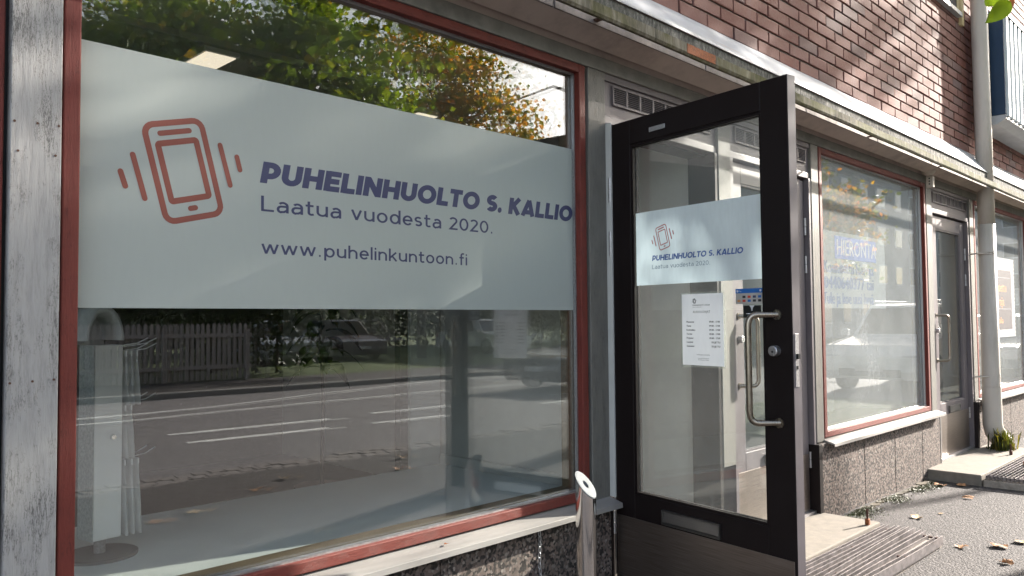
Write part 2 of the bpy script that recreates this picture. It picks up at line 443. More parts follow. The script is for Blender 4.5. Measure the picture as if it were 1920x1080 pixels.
MAT = dict(
    brick=brick_mat(), mortar=M('mortar', (.10, .085, .075), .9, var=.35, scale=60, bmp=.5),
    red=flaky_mat('red_paint', (.165, .033, .024), (.09, .05, .04), .55, 2.0),
    redh=flaky_mat('red_paint_rail', (.165, .033, .024), (.20, .11, .09), .75, 2.0, False),
    grey=flaky_mat('flaking_grey_paint', (.36, .348, .335), (.11, .11, .09), 1.0),
    post=flaky_mat('post_paint', (.178, .168, .150), (.08, .075, .065), .45, 1.6),
    beam=M('beam_paint', (.22, .21, .188), .75, var=.22, scale=9, bmp=.3, dirt=(.10, .10, .09), dirtamt=.7),
    agg=aggregate_mat(),
    brown=M('brown_door_paint', (.009, .0055, .0055), .5, var=.12, scale=5, bmp=.06, bscale=220, spec=.22),
    mauve=M('mauve_panel_paint', (.15, .128, .134), .5, var=.10, scale=6, bmp=.05, bscale=150),
    steel=metal_mat('brushed_steel', (.34, .29, .26), .38, (1, 1, 60), .28, .03), chrome=metal_mat('polished_steel', (.70, .69, .68), .10, (3, 3, 30), .05, .03),
    handle=metal_mat('handle_steel', (.30, .26, .215), .30, (20, 20, 3)), galv=metal_mat('galvanised', (.46, .45, .46), .45, (20, 20, 20), .2),
    bar=M('grating_bar', (.24, .215, .215), .4, .6, var=.4, scale=25, bmp=.2),
    conc=M('concrete', (.19, .166, .138), .88, var=.22, scale=18, bmp=.55, bscale=140, dirt=(.17, .145, .11)),
    concd=M('concrete_side', (.30, .26, .22), .9, var=.3, scale=22, bmp=.6, bscale=90, dirt=(.12, .10, .08)),
    soffit=M('soffit_paint', (.50, .42, .375), .85, var=.10, scale=5, bmp=.15, dirt=(.24, .20, .18), dirtamt=.8),
    fascia=fascia_mat(), lichen=lichen_mat(), white=M('white_flashing', (.40, .41, .43), .5, var=.14, scale=8, bmp=.15, bscale=4, dist=.02, dirt=(.42, .42, .42), dirtamt=.5),
    rust=M('rust', (.27, .085, .03), .9, var=.6, scale=60, bmp=.6, bscale=120), rustd=M('dark_rust', (.10, .05, .035), .85, var=.4, scale=60, bmp=.4),
    glass=glass_mat('window_glass', .14, tint=(.95, .965, .955), bow=(.0166, .030)), dirty=glass_mat('dusty_glass', .10, (.92, .95, .94), .42), doorglass=glass_mat('door_glass', .08, (.95, .97, .96), .07),
    film=sheet_mat('frosted_film', (.57, .61, .575), .35, .008), doorfilm=sheet_mat('door_film', (.66, .72, .75), .45),
    ink=M('navy_vinyl', (.042, .048, .115), .6, var=.05), inkred=M('coral_vinyl', (.24, .07, .05), .6, var=.05),
    inkblue=sheet_mat('blue_vinyl', (.10, .16, .40), .35), inkgrey=sheet_mat('slate_vinyl', (.20, .27, .34), .35), inkpink=sheet_mat('pink_vinyl', (.52, .20, .20), .4),
    paper=sheet_mat('paper', (.78, .78, .80), .3, .02), black=M('black_plastic', (.012, .012, .012), .4, var=.1), print_=M('print_black', (.03, .03, .035), .7),
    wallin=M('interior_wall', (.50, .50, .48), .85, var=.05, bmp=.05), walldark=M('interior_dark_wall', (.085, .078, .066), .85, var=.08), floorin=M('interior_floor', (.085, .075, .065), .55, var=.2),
    ceil=M('ceiling_paint', (.60, .60, .57), .9, var=.04), ledge=M('ledge_laminate', (.74, .77, .75), .45, var=.05, scale=3), woodin=M('inner_frame_wood', (.17, .125, .075), .5, var=.25, scale=8, stretch=(1, 8, 8)),
    whitep=M('white_plastic', (.84, .85, .84), .4, var=.03), perf=M('perforated_white', (.42, .45, .43), .5, var=.25, scale=90), pouch=sheet_mat('clear_pouch', (.92, .94, .92), .4, .08),
    wire=metal_mat('wire', (.7, .7, .7), .3), lamp=emit_mat('lamp_diffuser', (1, .86, .68), .30),
    asphalt=asphalt_mat('asphalt_pavement', (.056, .049, .048), 85, 1.0), road=asphalt_mat('road_asphalt', (.108, .100, .103), 60, .3),
    cobble=M('granite_sett', (.14, .125, .12), .8, var=.3, scale=20, bmp=.4), kerbm=M('kerb_granite', (.20, .19, .18), .8, var=.2, scale=40),
    paint=M('road_paint', (.62, .62, .60), .7, var=.12, scale=30), dirtm=M('ground_soil', (.075, .06, .04), .95, var=.3, bmp=.4),
    grass=M('grass_ground', (.055, .085, .018), .9, var=.5, scale=9, bmp=.8, bscale=70, dist=.03, dirt=(.16, .12, .03)),
    moss=leaf_mat('moss', [(0, (.028, .045, .004)), (.6, (.055, .075, .006)), (1, (.085, .07, .010))], .0),
    fence=M('weathered_fence', (.30, .265, .245), .85, var=.25, scale=10, stretch=(1, 1, .1), bmp=.2), bark=M('bark', (.085, .068, .052), .95, var=.4, scale=14, stretch=(1, 1, .2), bmp=1, bscale=30, dist=.02),
    lind=leaf_mat('linden_leaves', [(0, (.045, .090, .010)), (.45, (.075, .135, .012)), (.80, (.12, .18, .014)), (.95, (.18, .19, .015)), (1, (.28, .19, .02))], .5),
    yell=leaf_mat('autumn_leaves', [(0, (.05, .085, .012)), (.35, (.10, .13, .014)), (.6, (.26, .19, .02)), (.85, (.40, .22, .02)), (1, (.42, .15, .02))], .45),
    dark=leaf_mat('evergreen_leaves', [(0, (.010, .022, .007)), (.6, (.022, .045, .010)), (1, (.05, .075, .015))], .2),
    dead=M('dead_leaf', (.34, .17, .075), .7, var=.45, scale=30), dead2=M('dead_leaf_pale', (.42, .29, .16), .7, var=.35, scale=30), dead3=M('dead_leaf_rust', (.38, .11, .03), .7, var=.35, scale=30),
    pipe=M('downpipe_paint', (.56, .50, .44), .5, var=.07, scale=3, stretch=(3, 3, .6), bmp=.05, dirt=(.27, .24, .20), dirtamt=.6),
    bluep=M('blue_panel', (.010, .034, .078), .5, var=.12, scale=4), ribm=M('corrugated_panel', (.55, .58, .60), .45, var=.06), green=M('green_rail', (.03, .085, .07), .5),
    cream=M('cream_paint', (.60, .47, .26), .6, var=.08), plantm=M('plant_leaf', (.016, .034, .010), .45, var=.3, spec=.4), pot=M('pot_ceramic', (.30, .22, .19), .6),
    tyre=M('tyre_rubber', (.015, .015, .015), .85), cglass=M('car_glass', (.012, .015, .018), .05, spec=.6), chead=M('headlamp', (.55, .57, .6), .15), ctail=M('tail_lamp', (.35, .02, .015), .2), darktrim=M('dark_trim', (.02, .02, .02), .6),
    facade=M('far_facade', (.30, .30, .31), .85, var=.08), facw=M('far_white', (.66, .67, .68), .8), roofm=M('far_roof', (.08, .07, .07), .8), winm=M('far_window_glass', (.03, .04, .055), .08, spec=.7),
    sign=M('sign_blue', (.02, .12, .38), .5), signg=M('sign_grey', (.40, .38, .35), .5), orange=M('orange_print', (.55, .25, .10), .7), posterd=M('poster_dark', (.045, .035, .042), .7), signred=M('sign_red', (.5, .05, .03), .6),
)

# ------------------------------------------------------------------ stroke lettering (geometric sans)
def glyph(ch, w, k=1.0):
    """centre-line strokes in cap-height units -> (strokes, advance); a stroke is (points, closed)"""
    h = w / 2; S = []
    def st(*p, closed=False): S.append((list(p), closed))
    def dotp(x, y, r=None):
        r = r or w * .62
        S.append(('dot', x, y, r))
    x = .73      # x-height
    if ch == ' ': return [], .30 * k
    if ch == '.': dotp(.12, h * 1.15); return S, .26 * k
    if ch == '-': st((.05, .38), (.35, .38)); return S, .4
    if ch == ':': dotp(.12, h * 1.2); dotp(.12, .55); return S, .24
    if ch == 'P':
        W = .72; yb = .34; r = (1 - h - yb) / 2
        st((h, 0), (h, 1)); st(*([(h, 1 - h), (W - h - r, 1 - h)] + arcpts(W - h - r, yb + r, r, r, 90, -90)[1:] + [(h, yb)])); return S, W
    if ch == 'U':
        W = .80; r = W / 2 - h
        st(*([(h, 1)] + arcpts(W / 2, h + r, r, r, 180, 360, 12) + [(W - h, 1)])); return S, W
    if ch == 'H': W = .82; st((h, 0), (h, 1)); st((W - h, 0), (W - h, 1)); st((h, .5), (W - h, .5)); return S, W
    if ch == 'E': W = .68; st((h, 0), (h, 1)); [st((h, y), (W - (.05 if y == .5 else 0), y)) for y in (h * .92, .5, 1 - h * .92)]; return S, W
    if ch == 'L': W = .62; st((h, 0), (h, 1)); st((h, h * .92), (W, h * .92)); return S, W
    if ch == 'I': st((h, 0), (h, 1)); return S, w
    if ch == 'N': W = .84; st((h, 0), (h, 1)); st((W - h, 0), (W - h, 1)); st((h * 1.1, 1 - h * .5), (W - h * 1.1, h * .5)); return S, W
    if ch == 'O': W = .98; S.append((arcpts(W / 2, .5, W / 2 - h, .52 - h, 0, 360, 28)[:-1], True)); return S, W
    if ch == 'T': W = .70; st((W / 2, 0), (W / 2, 1)); st((0, 1 - h * .92), (W, 1 - h * .92)); return S, W
    if ch == 'S':
        W = .68; r = (1 - w) / 4; cx = W / 2; rx = W / 2 - h
        st(*(arcpts(cx, .5 + r, rx, r, 35, 180, 10) + arcpts(cx, .5 + r, rx, r, 180, 270, 6)[1:] + arcpts(cx, .5 - r, rx, r, 90, 0, 6)[1:] + arcpts(cx, .5 - r, rx, r, 0, -148, 10)[1:])); return S, W
    if ch == 'K': W = .78; st((h, 0), (h, 1)); st((h, .36), (W - h * 1.1, 1)); st((W * .40, .50), (W - h * .9, 0)); return S, W
    if ch == 'A': W = .88; st((h * .8, 0), (W / 2, 1 - h * .1)); st((W - h * .8, 0), (W / 2, 1 - h * .1)); st((W * .24, .24), (W * .76, .24)); return S, W
    if ch == 'J': W = .5; r = W / 2 - h; st(*([(W - h, 1), (W - h, h + r)] + arcpts(W / 2, h + r, r, r, 0, -160, 8)[1:])); return S, W
    # lower case
    if ch == 'o': W = .66; S.append((arcpts(W / 2, x / 2, W / 2 - h, x / 2 - h + .012, 0, 360, 24)[:-1], True)); return S, W
    if ch in 'dpbq':
        W = .68; up = ch in 'db'; right = ch in 'dq'; cx = W / 2 + (-.02 if right else .02)
        S.append((arcpts(cx, x / 2, W / 2 - h - .02, x / 2 - h + .012, 0, 360, 24)[:-1], True))
        xs = W - h if right else h
        st((xs, 0 if up else -.26), (xs, 1.04 if up else x)); return S, W
    if ch == 'a':
        W = .60; st(*([(W - h, 0), (W - h, x * .60)] + arcpts(W / 2 + .02, x * .62, W / 2 - h - .02, x * .38 - h, 0, 145, 10)[1:]))
        st(*([(W - h, x * .57), (W * .45, x * .57)] + arcpts(W * .42, x * .30, W * .42 - h, x * .27 - .0, 90, 270, 10)[1:-1] + [(W * .42, h * .85), (W * .6, h * .95), (W - h, x * .26)])); return S, W
    if ch == 't': W = .44; st(*([(.17, x + .22), (.17, h + .12)] + arcpts(.17 + .13, h + .13, .13, .13, 180, 285, 6)[1:] + [(W - .01, h + .03)])); st((0, x - h), (W - .02, x - h)); return S, W
    if ch == 'u': W = .62; r = W / 2 - h; st(*([(h, x)] + arcpts(W / 2, h + r * .95, r, r * .95, 180, 360, 10) + [(W - h, x)])); st((W - h, x), (W - h, 0)); return S, W
    if ch == 'n': W = .62; r = W / 2 - h; st((h, 0), (h, x)); st(*([(h, x - h - r)] + arcpts(W / 2, x - h - r, r, r, 180, 0, 10)[1:] + [(W - h, 0)])); return S, W
    if ch == 'h': W = .62; r = W / 2 - h; st((h, 0), (h, 1.04)); st(*([(h, x - h - r)] + arcpts(W / 2, x - h - r, r, r, 180, 0, 10)[1:] + [(W - h, 0)])); return S, W
    if ch == 'v': W = .62; st((h * .8, x), (W / 2, h * .3)); st((W - h * .8, x), (W / 2, h * .3)); return S, W
    if ch == 'w': W = .98; st((h * .8, x), (W * .27, h * .3)); st((W * .27, h * .3), (W / 2, x - h * .3)); st((W / 2, x - h * .3), (W * .73, h * .3)); st((W * .73, h * .3), (W - h * .8, x)); return S, W
    if ch == 'e': W = .64; rx = W / 2 - h; ry = x / 2 - h + .01; st(*([(h, x / 2)] + [(W - h, x / 2)] + arcpts(W / 2, x / 2, rx, ry, 0, 322, 24)[1:])); return S, W
    if ch == 's':
        W = .50; r = (x - w) / 4; cx = W / 2; rx = W / 2 - h
        st(*(arcpts(cx, x / 2 + r, rx, r, 35, 180, 8) + arcpts(cx, x / 2 + r, rx, r, 180, 270, 5)[1:] + arcpts(cx, x / 2 - r, rx, r, 90, 0, 5)[1:] + arcpts(cx, x / 2 - r, rx, r, 0, -148, 8)[1:])); return S, W
    if ch == 'l': st((h, 0), (h, 1.04)); return S, w
    if ch == 'i': st((h, 0), (h, x)); dotp(h, x + .2, w * .66); return S, w
    if ch == 'k': W = .60; st((h, 0), (h, 1.04)); st((h, .25), (W - h, x)); st((W * .40, .42), (W - h * .6, 0)); return S, W
    if ch == 'f': W = .40; st(*([(.16, 0), (.16, .85)] + arcpts(.16 + .14, .86, .14, 1.04 - .86 - h * .3, 180, 80, 6)[1:] + [(W, 1.02 - h * .3)])); st((0, x - h), (W - .02, x - h)); return S, W
    if ch == '2': W = .60; st(*(arcpts(W / 2 - .01, .72, W / 2 - h, .28 - h, 155, -35, 12) + [(h * 1.1, h), (W, h)])); return S, W
    if ch == '0': W = .66; S.append((arcpts(W / 2, .5, W / 2 - h, .5 - h, 0, 360, 24)[:-1], True)); return S, W
    return [], .4

def text_line(txt, width, cap, stroke, mat, parent, slant=0.0, x0=0, z0=0, gap=.1, y=0.0):
    """lay out a line in the local XZ plane, letters widened so that it spans `width` metres; one mesh per word"""
    G = [glyph(ch, stroke) for ch in txt]
    total = sum(a for _, a in G)
    sx = (width / cap - gap * (len(txt) - 1)) / total
    mb = MB(); cx = 0; layer = 0
    for ch, (s, adv) in zip(txt + ' ', G + [([], 0)]):
        if ch == ' ' and mb.v:
            mb.build('lettering', mat, parent); mb = MB()
        for item in s:
            layer = (layer + 1) % 7
            yy = y - layer * .00004
            if item[0] == 'dot':
                _, dx, dz, r = item
                b = len(mb.v)
                for a in range(16):
                    px, pz = dx + r / sx * math.cos(a * math.pi / 8), dz + r * math.sin(a * math.pi / 8)
                    mb.v.append((x0 + (cx + px * sx + slant * pz) * cap, yy, z0 + pz * cap))
                mb.face([b + i for i in range(16)])
                continue
            for q in ribbon(item[0], stroke, item[1]):
                b = len(mb.v)
                for p in q:
                    mb.v.append((x0 + (cx + p[0] * sx + slant * p[1]) * cap, yy, z0 + p[1] * cap))
                mb.face((b, b + 3, b + 2, b + 1))
        cx += adv * sx + gap

def font_mesh(txt, size, align='LEFT'):
    cu = bpy.data.curves.new('t', 'FONT'); cu.body = txt; cu.size = size; cu.align_x = align; cu.resolution_u = 2
    o = bpy.data.objects.new('t', cu); col.objects.link(o)
    dg = bpy.context.evaluated_depsgraph_get()
    me = o.evaluated_get(dg).to_mesh()
    vs_ = [tuple(v.co) for v in me.vertices]; fs = [tuple(p.vertices) for p in me.polygons]
    o.evaluated_get(dg).to_mesh_clear()
    bpy.data.objects.remove(o); bpy.data.curves.remove(cu)
    return vs_, fs

def add_font(mb, txt, x, z, size, y=0.0, align='LEFT', sx=1.0, bold=0):
    vs_, fs = font_mesh(txt, size, align)
    for k in range(3 if bold else 1):
        b = len(mb.v)
        mb.v += [(x + (a + (k - 1 if bold else 0) * bold * .7) * sx, y - k * .00003, z + c) for a, c, _ in vs_]
        for f in fs: mb.face([b + i for i in f])

def phone_logo(scale, cx, cz, y, stroke=.0185, ang=14.3):
    """vibrating-phone pictogram"""
    mb = MB(); a = R(ang); lay = [0]
    def put(quads):
        lay[0] += 1; yy = y - lay[0] * .00004
        for q in quads:
            b = len(mb.v)
            for p in q:
                X = cx + scale * (p[0] * math.cos(a) - p[1] * math.sin(a)); Z = cz + scale * (p[0] * math.sin(a) + p[1] * math.cos(a))
                mb.v.append((X, yy, Z))
            mb.face((b, b + 3, b + 2, b + 1))
    def rrect(w, h, r, zc=0):
        w2, h2 = w / 2, h / 2
        return (arcpts(w2 - r, zc + h2 - r, r, r, 90, 0, 5) + arcpts(w2 - r, zc - h2 + r, r, r, 0, -90, 5) + arcpts(-w2 + r, zc - h2 + r, r, r, -90, -180, 5) + arcpts(-w2 + r, zc + h2 - r, r, r, 180, 90, 5))
    def cap(p, q, w):
        p, q = Vector(p), Vector(q); d = (q - p).normalized(); n = Vector((-d.y, d.x)); an = math.degrees(math.atan2(d.y, d.x)); r = w / 2
        pts = [(q.x + r * math.cos(R(an + t)), q.y + r * math.sin(R(an + t))) for t in range(-90, 91, 30)] + [(p.x + r * math.cos(R(an + t)), p.y + r * math.sin(R(an + t))) for t in range(90, 271, 30)]
        m_ = Vector(((p.x + q.x) / 2, (p.y + q.y) / 2)); k = len(pts)
        put([(m_, Vector(pts[i]), Vector(pts[(i + 1) % k]), Vector(pts[(i + 1) % k])) for i in range(0)])
        lay[0] += 1; b = len(mb.v); yy = y - lay[0] * .00004
        for px, pz in pts:
            mb.v.append((cx + scale * (px * math.cos(a) - pz * math.sin(a)), yy, cz + scale * (px * math.sin(a) + pz * math.cos(a))))
        mb.face([b + i for i in range(k)])
    put(ribbon(rrect(.180, .296, .028), stroke, True))
    put(ribbon(rrect(.121, .177, .006, -.0), stroke, True))
    cap((-.046, .119), (.046, .119), .0165); cap((-.008, -.118), (.008, -.118), .0165)
    def loc(X, Z):
        dx, dz = X - 1.039, Z - 1.892
        return (dx * math.cos(a) + dz * math.sin(a), -dx * math.sin(a) + dz * math.cos(a))
    for p, q in (((.852, 1.866), (.866, 1.824)), ((.886, 1.920), (.922, 1.793)), ((1.154, 1.988), (1.189, 1.863)), ((1.211, 1.958), (1.222, 1.917))):
        cap(loc(*p), loc(*q), .0165)
    return mb

# ================================================================== the ground and the street
def sheet(name, x0, x1, y0, y1, z, m, th=.004):
    return struct(MB().box(x0, x1, y0, y1, z - th, z).build(name, m))

struct(MB().box(-300, 400, -400, 300, -.30, -.15).build('ground', MAT['grass']))
# pavement in front of the shop: a gently uneven asphalt sheet
mb = MB(); nx, ny = 90, 40
X0, X1, Y0, Y1 = -12, 34, -4.72, 0
hz = lambda x, y: .010 * math.sin(x * 1.7 + y * 2.1) * math.sin(y * 1.3 + 1) + .03 * max(0, 1 + y * 2.2) * (.5 + .5 * math.sin(x * 2.3)) * (1 if 5.4 < x < 7.5 else 0)
for i in range(nx + 1):
    for j in range(ny + 1):
        x = X0 + (X1 - X0) * i / nx; y = Y0 + (Y1 - Y0) * j / ny
        mb.v.append((x, y, hz(x, y)))
for i in range(nx):
    for j in range(ny):
        a = i * (ny + 1) + j
        mb.face((a, a + ny + 1, a + ny + 2, a + 1))
struct(mb.build('pavement', MAT['asphalt'], smooth=True))
struct(MB().box(-60, 120, -13.55, -5.18, -.2, -.06).build('road', MAT['road']))
struct(MB().box(-60, 120, -5.2, -4.7, -.2, -.03).build('gutter_bed', MAT['mortar']))
struct(MB().box(-60, 120, -16.2, -13.72, -.2, .05).build('far_pavement', MAT['asphalt']))
struct(MB().box(-60, 120, -13.72, -13.55, -.2, .055).build('kerb', MAT['kerbm'], bevel=.02))
struct(MB().box(-60, 120, -60, -16.2, -.2, .03).build('lawn', MAT['grass']))
struct(MB().box(8.9, 13.9, -3.9, -1.75, -.05, .035).build('verge', MAT['grass']))
struct(MB().box(14.0, 60, -4.7, -1.4, -.05, .012).build('parking_bay', MAT['road']))
# granite setts of the gutter strip
mb = MB()
for i in range(120):
    for j in range(3):
        x = .2 + i * .155 + (.07 if j % 2 else 0); y = -5.18 + j * .155
        mb.box(x, x + .14, y, y + .14, -.1, -.012 + random.uniform(-.006, .006))
tag(mb.build('sett_strip', MAT['cobble'], bevel=0), 'strip of small granite setts between pavement and road', 'setts', kind='stuff')
# painted lines
def line(name, pts, w):
    mb = MB()
    q = ribbon(pts, w)
    for a, b, c, d in q:
        mb.quad((a.x, a.y, -.056), (d.x, d.y, -.056), (c.x, c.y, -.056), (b.x, b.y, -.056))
    o = mb.build(name, MAT['paint']); struct(o)
    return o
for a, b, y in ((-1.0, 1.9, -8.75), (4.1, 6.5, -8.35), (7.35, 8.9, -8.45), (11.5, 14, -8.4), (4.0, 5.95, -7.45), (6.65, 8.1, -7.35), (10.2, 13, -7.4), (17, 20, -8.4), (23, 26, -8.4)):
    line('lane_marking', [(a, y), (b, y + .05)], .13)
line('edge_marking', [(-20, -10.8), (2, -11.0), (6, -11.4), (9, -12.4), (12.5, -13.1), (40, -13.1)], .12)
line('edge_marking', [(-20, -10.2), (4, -10.4), (8, -10.8), (16, -11.0), (40, -11.0)], .10)

# ================================================================== the building
B = thing('brick_building', 'red brick building with a shop front of red framed windows under a mossy canopy', 'building')
# --- brick wall
ZB, CH, BL = 3.107, .0876, .300
wallm = MB().box(-8, 40, .012, .3, 2.62, 10.5).build('brick_wall', MAT['mortar'], B)
def brick_shape(seed, L=BL - .013, H=CH - .013):
    rd = random.Random(seed); mb = MB(); d = .03
    e = lambda a=.0030: rd.uniform(-a, a)
    c = .004
    fr = [(-L / 2 + c + e(), 0 + e(.001), c + e()), (L / 2 - c + e(), 0 + e(.001), c + e()), (L / 2 - c + e(), 0 + e(.001), H - c + e()), (-L / 2 + c + e(), 0 + e(.001), H - c + e())]
    md = [(-L / 2 + e(), c, e()), (L / 2 + e(), c, e()), (L / 2 + e(), c, H + e()), (-L / 2 + e(), c, H + e())]
    bk = [(-L / 2, d, 0), (L / 2, d, 0), (L / 2, d, H), (-L / 2, d, H)]
    mb.v = fr + md + bk
    mb.face((0, 1, 2, 3))
    for k in (0, 4):
        for i in range(4):
            j = (i + 1) % 4
            mb.face((k + j, k + i, k + 4 + i, k + 4 + j))
    return mb
bmesh_var = [brick_shape(i).mesh('brick', MAT['brick']) for i in range(8)]
def seen(x, z):                       # does the photograph show this brick
    p = Vector((x, 0, z)) - EYE
    d = p.dot(fwd); u = p.dot(r2) / d * FPX + 960; v = 540 - p.dot(u2) / d * FPX
    return -20 < u < 1945 and v > -25
rest = MB()
nb = 0
for c in range(66):
    z = ZB + .006 + c * CH
    for i in range(-27, 132):
        x = i * BL + (BL / 2 if c % 2 else 0) + .02
        if x < -7.8 or x > 39.5: continue
        if seen(x, z + .04) and x < 11.6 and nb < 300:
            o = bpy.data.objects.new('brick', bmesh_var[random.randrange(8)])
            col.objects.link(o); o.parent = wallm
            o.location = (x + random.uniform(-.003, .003), random.uniform(-.0025, .0025), z + random.uniform(-.0015, .0015))
            o.rotation_euler = (random.uniform(-.006, .006), random.uniform(-.006, .006), random.uniform(-.006, .006))
            nb += 1
        elif x < 24 and c < 44:
            sh = brick_shape(random.randrange(8)); b = len(rest.v)
            rest.v += [(a + x, b_ + random.uniform(-.001, .001), c_ + z) for a, b_, c_ in sh.v]
            for f in sh.f: rest.face([b + k for k in f])
o = rest.build('brick_courses', MAT['brick'], wallm); o['kind'] = 'stuff'

# --- canopy
MAT['lip'] = M('drip_lip_paint', (.30, .26, .235), .85, var=.3, scale=9, bmp=.3, dirt=(.10, .085, .07), dirtamt=.9)
def sag(x): return -.0075 * (x - 3.4)
def sagl(x): return -.005 * (x - 3.4)
def sink(mb):
    mb.v = [(x, y, z + sagl(x) * min(1, max(0, -y / .15))) for x, y, z in mb.v]; return mb
can = MB()
can.prism([(.0, 2.748), (-.155, 2.757), (-.158, 2.906), (.0, 3.02)], -6, 30, 'x')
canopy = sink(can).build('canopy', MAT['soffit'], B)
sink(MB().box(-6, 30, -.163, -.1585, 2.80, 2.903)).build('slab_edge', MAT['lichen'], canopy)
x = -6.0
while x < 30:
    L = 1.22
    sink(MB().prism([(-.170, 2.752), (-.1590, 2.752), (-.1590, 2.795), (-.166, 2.795)], x, x + L - .012, 'x')).build('drip_lip', MAT['lip'], canopy, bevel=.002)
    x += L
mb = MB(); n = 60                      # fascia bar, slightly sagging
prof = [(-.265, .012), (-.258, .0), (-.242, .0), (-.240, .047), (-.243, .058), (-.263, .058)]
for i in range(n + 1):
    X = -6 + 36 * i / n
    for y, z in prof:
        mb.v.append((X, y, 2.737 + z + sag(X) + .0015 * math.sin(X * 5)))
k = len(prof)
for i in range(n):
    for j in range(k):
        j2 = (j + 1) % k
        mb.face((i * k + j, (i + 1) * k + j, (i + 1) * k + j2, i * k + j2))
mb.build('fascia_bar', MAT['fascia'], canopy)
for i in range(22):
    X = -5.2 + i * 1.6
    MB().box(X, X + .03, -.243, -.157, 2.765 + sag(X), 2.772 + sag(X)).build('bracket', MAT['rustd'], canopy)
MB().box(3.42, 3.69, -.2665, -.2645, 2.745, 2.791).build('rust_plate', MAT['rust'], canopy)
# sloping white flashing with dents
mb = MB(); nu, nv = 240, 4
for i in range(nu + 1):
    X = -6 + 36 * i / nu
    for j in range(nv + 1):
        t = j / nv
        y = -.172 + .178 * t; z = 2.905 + .208 * t
        dz = .005 * math.sin(X * 3.1 + j) * math.sin(X * 1.3) * (1 if 0 < j < nv else .25)
        mb.v.append((X, y - dz * .7, z + dz * .6 + (+.002 * math.sin(X * 7) if j == nv else 0)))
for i in range(nu):
    for j in range(nv):
        a = i * (nv + 1) + j
        mb.face((a, a + nv + 1, a + nv + 2, a + 1))
fl = sink(mb).build('flashing', MAT['white'], canopy, smooth=True)
md = fl.modifiers.new('t', 'SOLIDIFY'); md.thickness = .003; md.offset = 1

# --- beam above windows and the beige fillet
MB().box(-6, 30, -.004, .10, 2.634, 2.702).build('beam', MAT['beam'], B, bevel=.003)
MB().box(-6, 30, .004, .10, 2.7025, 2.7495).build('fillet_board', MAT['soffit'], B)
mbs = MB()
for x in (1.9, 2.47, 2.66, 2.69, 3.14, 3.52, 4.2, 4.9, 5.45, 6.2, 7.0, 8.3):
    mbs.tube([(x, -.0095, 2.655 + random.uniform(-.008, .03)), (x, -.0035, 2.655)], .006, 8)

# --- posts
def post(x0, x1, z0=.56, z1=2.633, m='post', y0=.0):
    return MB().box(x0, x1, y0, .12, z0, z1).build('post', MAT[m], B, bevel=.003)
board = MB().box(.556, .679, -.012, .05, .45, 2.633).build('weathered_board', MAT['grey'], B, bevel=.003)
for (x, z) in ((.566, 1.955), (.620, 1.957), (.671, 1.958), (.575, 1.877), (.664, 1.876), (.565, 1.268), (.617, 1.270), (.668, 1.272), (.570, .72), (.66, .715)):
    MB().tube([(x, -.0135, z), (x, -.0115, z)], .0033, 8).build('nail_head', MAT['rustd'], board)
post(2.962, 3.094); post(4.16, 4.30); post(5.405, 5.520); post(7.805, 7.945); post(9.13, 9.262); post(11.53, 11.66); post(-1.86, -1.73)
for a, b in ((.679, .686), (2.940, 2.963), (5.519, 5.538), (7.783, 7.806), (.545, .557), (9.261, 9.282)):
    MB().box(a, b, .02, .13, .57, 2.632).build('joint_sealant', MAT['black'], B)

# --- shop windows
ZT, ZW0 = 2.632, .58
def shop_window(xl, xr, gm, interior=True):
    rw = .0445
    w = MB()     # inner timber frame behind the painted rails
    w.box(xl + .01, xr - .01, .0592, .13, ZW0 + .0, ZW0 + .052); w.box(xl + .01, xr - .01, .0592, .13, ZT - .05, ZT - .002)
    w.box(xl + .01, xl + .05, .0592, .13, ZW0 + .052, ZT - .05); w.box(xr - .05, xr - .01, .0592, .13, ZW0 + .052, ZT - .05)
    win = w.build('shop_window', MAT['woodin'], B)
    for (a, b, c, d, m) in ((xl, xl + rw, ZW0, ZT, 'red'), (xr - rw, xr, ZW0, ZT, 'red'), (xl + rw, xr - rw, ZT - .040, ZT, 'redh'), (xl + rw, xr - rw, ZW0, ZW0 + .041, 'redh')):
        MB().box(a, b, .0, .046, c, d).build('frame_rail', MAT[m], win, bevel=.004)
    MB().box(xl + .012, xr - .012, .0475, .0535, ZW0 + .012, ZT - .012).build('pane', MAT[gm], win)
    g = MB(); t = .006          # grey glazing gasket inside the rails
    g.box(xl + rw, xl + rw + t, .030, .0468, ZW0 + .041, ZT - .04); g.box(xr - rw - t, xr - rw, .030, .0468, ZW0 + .041, ZT - .04)
    g.box(xl + rw + t, xr - rw - t, .030, .0468, ZT - .046, ZT - .04); g.box(xl + rw + t, xr - rw - t, .020, .0468, ZW0 + .041, ZW0 + .048)
    g.build('gasket', MAT['galv'], win)
    s = MB().prism([(-.078, .528), (-.07, .528), (-.068, .540), (.03, .563), (.03, .578), (-.075, .551)], xl - .025, xr + .15, 'x').build('sill', MAT['galv2'], win, bevel=.0015)
    return win
MAT['galv2'] = M('painted_sill', (.27, .25, .235), .55, .1, var=.22, scale=6, stretch=(.4, 3, 3), bmp=.06, dirt=(.26, .22, .2), dirtamt=.5)
win_main = shop_window(.685, 2.941, 'glass')
win_main['label'] = 'window with frosted band, phone pictogram and shop lettering'
win_two = shop_window(5.536, 7.784, 'dirty')
win_three = shop_window(9.28, 11.53, 'dirty')
win_four = shop_window(11.68, 13.93, 'dirty')
MB().box(13.99, 30, -.005, .3, -.1, 2.632).build('rendered_pier', MAT['conc'], B)
win_zero = shop_window(-1.71, .545, 'glass')
